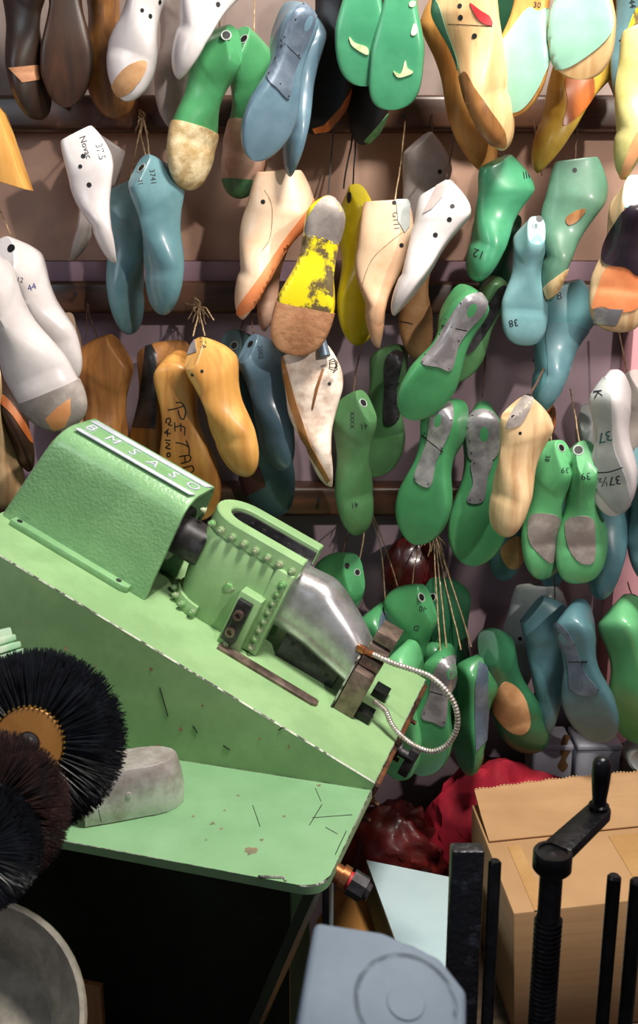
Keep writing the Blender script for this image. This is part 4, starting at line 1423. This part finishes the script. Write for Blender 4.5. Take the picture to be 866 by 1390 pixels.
knot(193, 160, -.02, 'frayed twine knot above the hanging teal pair', 6, 1)
knot(268, 414, -.03, 'pale frayed twine knot above the honey high heel last', 7, 2, 14)
knot(499, 688, -.03, 'frayed twine knot right of the square toed 41 last', 7, 3, 14, 34)
knot(588, 722, -.05, 'frayed twine knot under the bright slotted plate last', 7, 4, 20, 34)
random.seed(9)
def twine(pts, y, label, mat='twine', r=.0011):
    P = [at_y(x, yy, y0) for (x, yy), y0 in zip(pts, y)]
    P = [Vector(p) for p in catmull([tuple(p) for p in P], 24)]
    tag(MB().tube(P, r, 6).build('hanging_twine', MATS[mat]), label, 'twine', 'loose twine')
twine([(500, 692), (516, 740), (522, 800), (524, 850)], [-.03, -.05, -.08, -.1], 'straight twine from knot down to plated heel beside clamp')
twine([(504, 692), (532, 770), (548, 830), (560, 885)], [-.03, -.06, -.1, -.14], 'long twine slanting from knot to light green end')
twine([(497, 692), (492, 740), (478, 800)], [-.03, -.05, -.09], 'twine slanting down left to two eyelet green last')
twine([(590, 724), (612, 790), (638, 870)], [-.05, -.09, -.12], 'twine slanting right to the tan patched dark green last')
twine([(650, 185), (668, 205), (682, 212), (680, 200), (660, 190)], [-.06, -.08, -.09, -.08, -.07], 'loose dark twine loop beside three holed white last', 'dark_twine', .0018)
twine([(724, 490), (735, 470), (742, 440)], [-.07, -.05, -.03], 'dark twine above cream broad toed last', 'dark_twine', .0018)
twine([(862, 560), (850, 500), (838, 440)], [-.06, -.04, -.02], 'twine at right edge above white handwritten last', 'dark_twine', .0014)
twine([(655, 540), (660, 470), (664, 430)], [-.06, -.04, -.02], 'thin twine above the chrome heel plate last', 'dark_twine')

# dark red pouch behind the green lasts
REDP = paint('dark_red_plastic', (112, 34, 30), (70, 20, 20), .32, 14, bump=.6, bscale=26, coat=.3)
REDC = paint('crimson_cloth', (176, 16, 46), (140, 8, 34), .75, 14, bump=.3, bscale=30)


def mound(name, c, rx, ry, rz, mat, label, cat, seed, amp=.25, freq=3.2, n=40, flatb=.0):
    mb = MB()
    rings = []
    for i in range(n // 2 + 1):
        th = i / (n // 2) * math.pi
        ring = []
        for k in range(n):
            ph = k / n * math.tau
            d = Vector((math.sin(th) * math.cos(ph), math.sin(th) * math.sin(ph), math.cos(th)))
            q = d * freq * .5 + Vector((seed, seed * 2.3, 0))
            f = 1 + amp * (1 - 2 * abs(noise.noise(q))) * .7 + amp * .5 * noise.noise(q * 2.7)
            p = Vector((d.x * rx * f, d.y * ry * f, d.z * rz * f))
            if p.z < -rz * (1 - flatb):
                p.z = -rz * (1 - flatb)
            ring.append(Vector(c) + p)
        rings.append(ring)
    mb.loft(rings, False, False)
    bmesh.ops.remove_doubles(mb.bm, verts=mb.bm.verts, dist=1e-5)
    return tag(mb.build(name, mat, None, 60), label, cat)


mound('plastic_pouch', at_y(556, 775, -.01), .045, .03, .06, REDP, 'dark red plastic pouch hanging behind the green lasts', 'pouch', 3, .12)

# ------------------------------------------------------------------ bench and what stands on it
BZ = .42
bench = thing('workbench', (.42, -.25, 0), 'low dark wooden workbench against the wall, right of the machine', 'bench')
MB().box((.085, -.46, BZ - .03), (.75, 0, 0), (0, .50, 0), (0, 0, .03), .002).build('bench_top', BENCH, bench)
for x in (.11, .78):
    for y in (-.44, -.02):
        MB().box((x, y, 0), (.035, 0, 0), (0, .035, 0), (0, 0, BZ - .03), .002).build('leg', BENCH, bench)

# cardboard box
CARD = wood('cardboard', (196, 154, 110), (180, 138, 96), .75, (3, 3, 60), 0)
CARDS = paint('carton_print', (206, 158, 106), (194, 144, 94), .7, 5)
TAPE = paint('packing_tape', (210, 166, 112), (196, 150, 98), .22, 8, coat=.5)
zt = .62
fl_, bl_ = at_z(697, 1240, zt), at_z(640, 1092, zt)
bax = Vector((math.cos(R(7)), math.sin(R(7)), .035)).normalized()
bay = (bl_ - fl_)
W_ = .36
root = thing('cardboard_box', (fl_ + bax * .18 + bay * .5) - EZ * .2, 'brown cardboard box with taped top and torn back flap', 'box')
mb = MB()
dz = Vector((0, 0, -(zt - BZ - .001)))
f0, b0 = fl_, bl_
fb = Vector((f0.x + .01, f0.y, BZ + .001)); bb = Vector((b0.x + .005, b0.y, BZ + .001))
mb.prism([f0, f0 + bax * W_, f0 + bax * W_ + bay, f0 + bay], dz, .003, 2, taper=[fb, Vector((*(f0 + bax * W_).xy, BZ + .001)), Vector((*(f0 + bax * W_ + bay).xy, BZ + .001)), bb])
mb.build('carton', CARD, root)
# back flap rising a little from the back edge, corrugated edge
e0, e1_ = b0 + bax * .004, b0 + bax * (W_ + .02)
fb0 = f0.lerp(b0, .62)
mb = MB()
n = 30
front, back = [], []
rings = []
for k in range(n + 1):
    t = k / n
    up = .022 + .006 * math.sin(t * 3) + .0012 * math.sin(t * 60)
    p_b = e0.lerp(e1_, t) + EZ * up
    p_m = e0.lerp(e1_, t) - bay * .16 + EZ * .008
    p_f = e0.lerp(e1_, t) - bay * .40 + EZ * .002
    rings.append([p_b, p_m, p_f, p_f + EZ * .0018, p_m + EZ * .004, p_b + EZ * .0042])
mb.loft(rings)
mb.build('back_flap', CARD, root, 30)
mb = MB()
for k in range(64):
    t = (k + .5) / 64
    p = e0.lerp(e1_, t) + EZ * (.022 + .006 * math.sin(t * 3) + .0012 * math.sin(t * 60) + .0046)
    mb.tube([p - bax * .0016, p + EZ * .0011, p + bax * .0016], .0009, 5)
mb.build('corrugated_edge', flat('torn_edge', (226, 188, 140), .8), root)
tn = bax.cross(bay.normalized())
for s_, w_ in ((.03, .02), (.19, .05)):
    q = f0 + bax * s_ + tn * .0006
    MB().prism([q, q + bax * w_, q + bax * w_ + bay * .55, q + bay * .55], tn * .0005).build('packing_tape', TAPE, root)

# crimson cloth bag behind the box
mound('cloth_bag', (.325, -.105, .535), .125, .034, .110, REDC, 'crimson cloth bag slumped behind the cardboard box', 'bag', 5, .28, 3.4, 44)
mound('plastic_bag', (.13, -.10, .485), .085, .06, .075, REDP, 'dark red shiny plastic bag between machine and box', 'bag', 8, .3, 4.2, 48, .1)

# white plastic containers on a crate
CRATE = wood('crate_wood', (92, 70, 52), (60, 44, 32))
root = thing('wooden_crate', (.43, -.005, BZ), 'small wooden crate under the white containers, behind the box', 'crate')
MB().box((.30, -.055, BZ + .001), (.235, 0, 0), (0, .10, 0), (0, 0, .17), .003).build('crate_box', CRATE, root)
CONT = paint('white_plastic', (196, 198, 208), (176, 178, 190), .42, 9)
for px0, px1, lab in ((722, 776, 'white plastic container with brown drip, left of two behind box'), (781, 842, 'white plastic container right of two behind the box')):
    p0, p1 = at_y(px0, 1052, -.05), at_y(px1, 1052, -.05)
    zb = BZ + .172
    root = thing('plastic_container', ((p0.x + p1.x) / 2, -.04, zb), lab, 'container')
    wd = p1.x - p0.x
    MB().box((p0.x, -.05, zb), (wd, 0, 0), (0, .07, 0), (0, 0, .062), .006, 3).build('tub', CONT, root)
    MB().box((p0.x - .0004, -.053, zb + .0605), (wd + .0008, 0, 0), (0, .076, 0), (0, 0, .012), .004, 3).build('lid', CONT, root)
    if px0 == 722:
        mb = MB()
        pts = [(765, 1000), (774, 1002), (770, 1012), (774, 1022), (768, 1034), (771, 1042), (764, 1050), (757, 1042), (762, 1030), (760, 1018)]
        vs_ = [at_y(x, y - 2, -.0508) for x, y in smooth_poly(pts, 4)]
        mb.bm.faces.new([mb.bm.verts.new(v) for v in vs_])
        mb.build('drip', flat('brown_glue', (128, 98, 66), .4), root, smooth=False)
g_ = at_y(872, 1028, -.10)
o = MB().lathe(g_ + Vector((0, .03, 0)), (-.15, -1, .1), [(0, .024), (.045, .024), (.05, .022), (.052, .018), (.05, .015)], 32).build('tin_can', GY)
tag(o, 'grey round tin on its side at right edge behind box', 'tin')
o = MB().box((g_.x - .018, -.13, BZ + .001), (.10, 0, 0), (0, .13, 0), (0, 0, g_.z - .024 - BZ - .001), .002).build('wooden_block', CRATE)
tag(o, 'wooden block under the grey round tin behind the box', 'block')

# pale blue carton in front of the plastic bag
BLUE = paint('pale_blue_card', (204, 228, 234), (192, 218, 226), .35, 5, coat=.2)
zc = .52
q = [at_z(497, 1167, zc), at_z(640, 1196, zc), at_z(640, 1330, zc), at_z(556, 1330, zc)]
root = thing('blue_carton', (q[3] + q[2]) / 2 - EZ * .1, 'pale blue carton lid between green machine and black steel bar', 'carton')
MB().prism(q, (0, 0, -.006), .001).build('lid', BLUE, root)
ins = [p.lerp((q[0] + q[2]) / 2, .02) - EZ * .006 for p in q]
GCARD = paint('grey_green_card', (98, 112, 96), (82, 96, 82), .7, 5)
MB().prism(ins, (0, 0, -(zc - .006 - BZ - .001)), .001).build('carton_body', GCARD, root)
q2 = [at_z(430, 1250, .43), at_z(478, 1170, .43), at_z(530, 1185, .43), at_z(520, 1420, .43), at_z(400, 1420, .43)]
o = MB().prism(q2, (0, 0, -.008), .001).build('cardboard_sheet', paint('orange_card', (206, 150, 80), (190, 132, 66), .7, 6))
tag(o, 'orange brown cardboard sheet leaning low beside the machine', 'cardboard')

# ------------------------------------------------------------------ press in the right foreground
PBLK = paint('black_iron', (38, 38, 42), (22, 22, 25), .32, 40, metal=.7, bump=.3, bscale=180)
PSCR = paint('scuffed_black', (40, 40, 44), (70, 72, 78), .34, 60, .36, .46, metal=.5, bump=.6, bscale=160)
PBLU = paint('blue_grey_paint', (112, 126, 142), (98, 112, 128), .7, 10)
pc_ = at_d(750, 1163, .80)
sx, sy, szt = pc_.x, pc_.y, pc_.z
zb_ = .58
press = thing('screw_press', (sx, sy, 0), 'black iron screw press with crank handle in front of the box', 'press')
# screw
mb = MB()
mb.lathe((sx, sy, zb_), EZ, [(0, .0098), (szt - zb_ - .055, .0098), (szt - zb_ - .052, .0092), (szt - zb_ - .0, .0092)], 28)
post = mb.build('post', PBLK, press)
mb = MB()
pts, zz0, zz1 = [], zb_ + .012, szt - .057
turns = int((zz1 - zz0) / .0046)
for k in range(turns * 16 + 1):
    a = k / 16 * math.tau
    pts.append((sx + .0100 * math.cos(a), sy + .0100 * math.sin(a), zz0 + (zz1 - zz0) * k / (turns * 16)))
mb.tube(pts, .0016, 6)
mb.build('thread', PBLK, post)
# crank: hub, arm, handle
h1 = at_z(812, 1105, szt)
dv = (h1 - pc_); dv.z = 0
ln = dv.length
dv.normalize()
pv = EZ.cross(dv)
crank = MB().lathe(pc_ - EZ * .012, EZ, [(0, .0140), (.002, .0155), (.016, .0155), (.0175, .0145), (.0175, .0115), (.0155, .011), (.0155, .004), (.0165, .0015)], 36).build('crank_hub', PBLK, press)
mb = MB()
tmp = []
for s_ in range(9):
    a = math.pi / 2 - s_ / 8 * math.pi
    tmp.append(pc_ + dv * (ln + .0105 * math.cos(a)) + pv * .0105 * math.sin(a))
base = [pc_ + dv * .009 - pv * .0115, pc_ + dv * .009 + pv * .0115]
mb.prism([p + EZ * -.004 for p in ([base[0], base[1]] + tmp)], EZ * .010, .0015)
mb.build('crank_arm', PBLK, press)
hd = pc_ + dv * ln + EZ * .006
MB().lathe(hd, EZ, [(0, .0085), (.003, .0086), (.0045, .0062), (.009, .006), (.02, .0072), (.034, .0081), (.042, .0078), (.046, .006), (.048, .0028)], 28).build('handle', PBLK, press)
MB().lathe((sx, sy, zb_ - .012), EZ, [(0, .03), (.018, .03), (.024, .022), (.03, .02), (.03, .0135)], 32).build('collar', PBLK, press)
# base casting: bed and rounded cheek in blue grey
MB().box((sx - .30, sy - .10, zb_ - .10), (.62, 0, 0), (0, .17, 0), (0, 0, .085), .01, 3).build('bed', PBLK, press)
MB().box((sx - .10, sy - .08, 0), (.20, 0, 0), (0, .14, 0), (0, 0, zb_ - .10), .01, 3).build('pedestal', PBLK, press)
for px, py, r_ in ((672, 1168, .0052), (834, 1188, .0056), (866, 1194, .0062)):
    p = at_d(px, py, .80)
    MB().lathe((p.x, p.y, zb_ - .02), EZ, [(0, r_), (p.z - zb_ + .018, r_), (p.z - zb_ + .02, r_ * .7)], 18).build('guide_rod', PBLK, press)
p0_, p1_ = at_d(613, 1154, .80), at_d(658, 1160, .80)
mb = MB()
yb = (p0_.y + p1_.y) / 2
mb.box((p0_.x, yb - .002, zb_ - .05), (p1_.x - p0_.x, 0, 0), (0, .014, 0), (0, 0, p0_.z - zb_ + .05), .002, 2)
mb.build('upright_bar', PSCR, press)
# blue grey casting at the bottom edge, curved front with a machined ring
cz = at_d(470, 1262, .45)
root = thing('blue_grey_casting', (cz.x, cz.y, 0), 'blue grey machine casting with machined ring at bottom edge', 'machine part')
mb = MB()
c0_ = [at_d(428, 1250, .48), at_d(520, 1264, .48), at_d(600, 1290, .47), at_d(640, 1330, .455), at_d(640, 1420, .43), at_d(400, 1420, .43), at_d(414, 1330, .455)]
pl = [Vector(p) for p in c0_]
nrm = (pl[1] - pl[0]).cross(pl[5] - pl[0]).normalized()
if nrm.y > 0:
    nrm = -nrm
pl = [p - nrm * (p - pl[0]).dot(nrm) for p in pl]
mb.prism(pl, -nrm * .035, .003, 3)
mb.build('casting', PBLU, root)
MB().lathe((pl[0].lerp(pl[4], .5).x, pl[0].lerp(pl[4], .5).y + .02, 0), EZ, [(0, .09), (.02, .09), (.03, .03), (min(p.z for p in pl) - .0, .03)], 28).build('stand', PBLU, root)
rc_ = pl[0].lerp(pl[4], .62)
MB().lathe(rc_ - nrm * .002, nrm, [(0, .024), (.002, .024), (.002, .0215), (.0014, .0215), (.0014, .009), (.0026, .0085)], 40).build('machined_ring', PBLU, root)

cd.dof.use_dof = True
cd.dof.focus_distance = 1.32
cd.dof.aperture_fstop = 9.0

# ------------------------------------------------------------------ light
def area(name, loc, target, size, power, col):
    ld = bpy.data.lights.new(name, 'AREA')
    ld.shape = 'DISK'
    ld.size = size
    ld.energy = power
    ld.color = col
    o = bpy.data.objects.new(name, ld)
    COL.objects.link(o)
    o.location = loc
    d = Vector(target) - Vector(loc)
    o.rotation_euler = d.to_track_quat('-Z', 'Y').to_euler()
    return o


area('ceiling_lamp', (.42, -.78, 2.6), (.02, -.35, .9), .3, 46, (1., .95, .86))


def spot(name, loc, target, power, col, ang, blend, size):
    ld = bpy.data.lights.new(name, 'SPOT')
    ld.energy = power
    ld.color = col
    ld.spot_size = R(ang)
    ld.spot_blend = blend
    ld.shadow_soft_size = size
    o = bpy.data.objects.new(name, ld)
    COL.objects.link(o)
    o.location = loc
    d = Vector(target) - Vector(loc)
    o.rotation_euler = d.to_track_quat('-Z', 'Y').to_euler()
    return o


spot('wall_spotlight', (1.15, -2.3, 2.35), (.20, 0, 1.45), 130, (1., .92, .84), 38, .6, .04)
area('left_fill', (-1.35, -1.6, 2.1), (-.1, -.1, 1.2), .7, 7, (.82, .92, 1.))  # added cool fill from the left, no window there
w = bpy.data.worlds.new('world')
SC.world = w
w.use_nodes = True
w.node_tree.nodes['Background'].inputs['Color'].default_value = (.75, .82, 1, 1)
w.node_tree.nodes['Background'].inputs['Strength'].default_value = .15
SC.view_settings.view_transform = 'Standard'
SC.view_settings.look = 'None'
SC.view_settings.exposure = 0
SC.view_settings.gamma = 1
SC.view_settings.use_curve_mapping = False
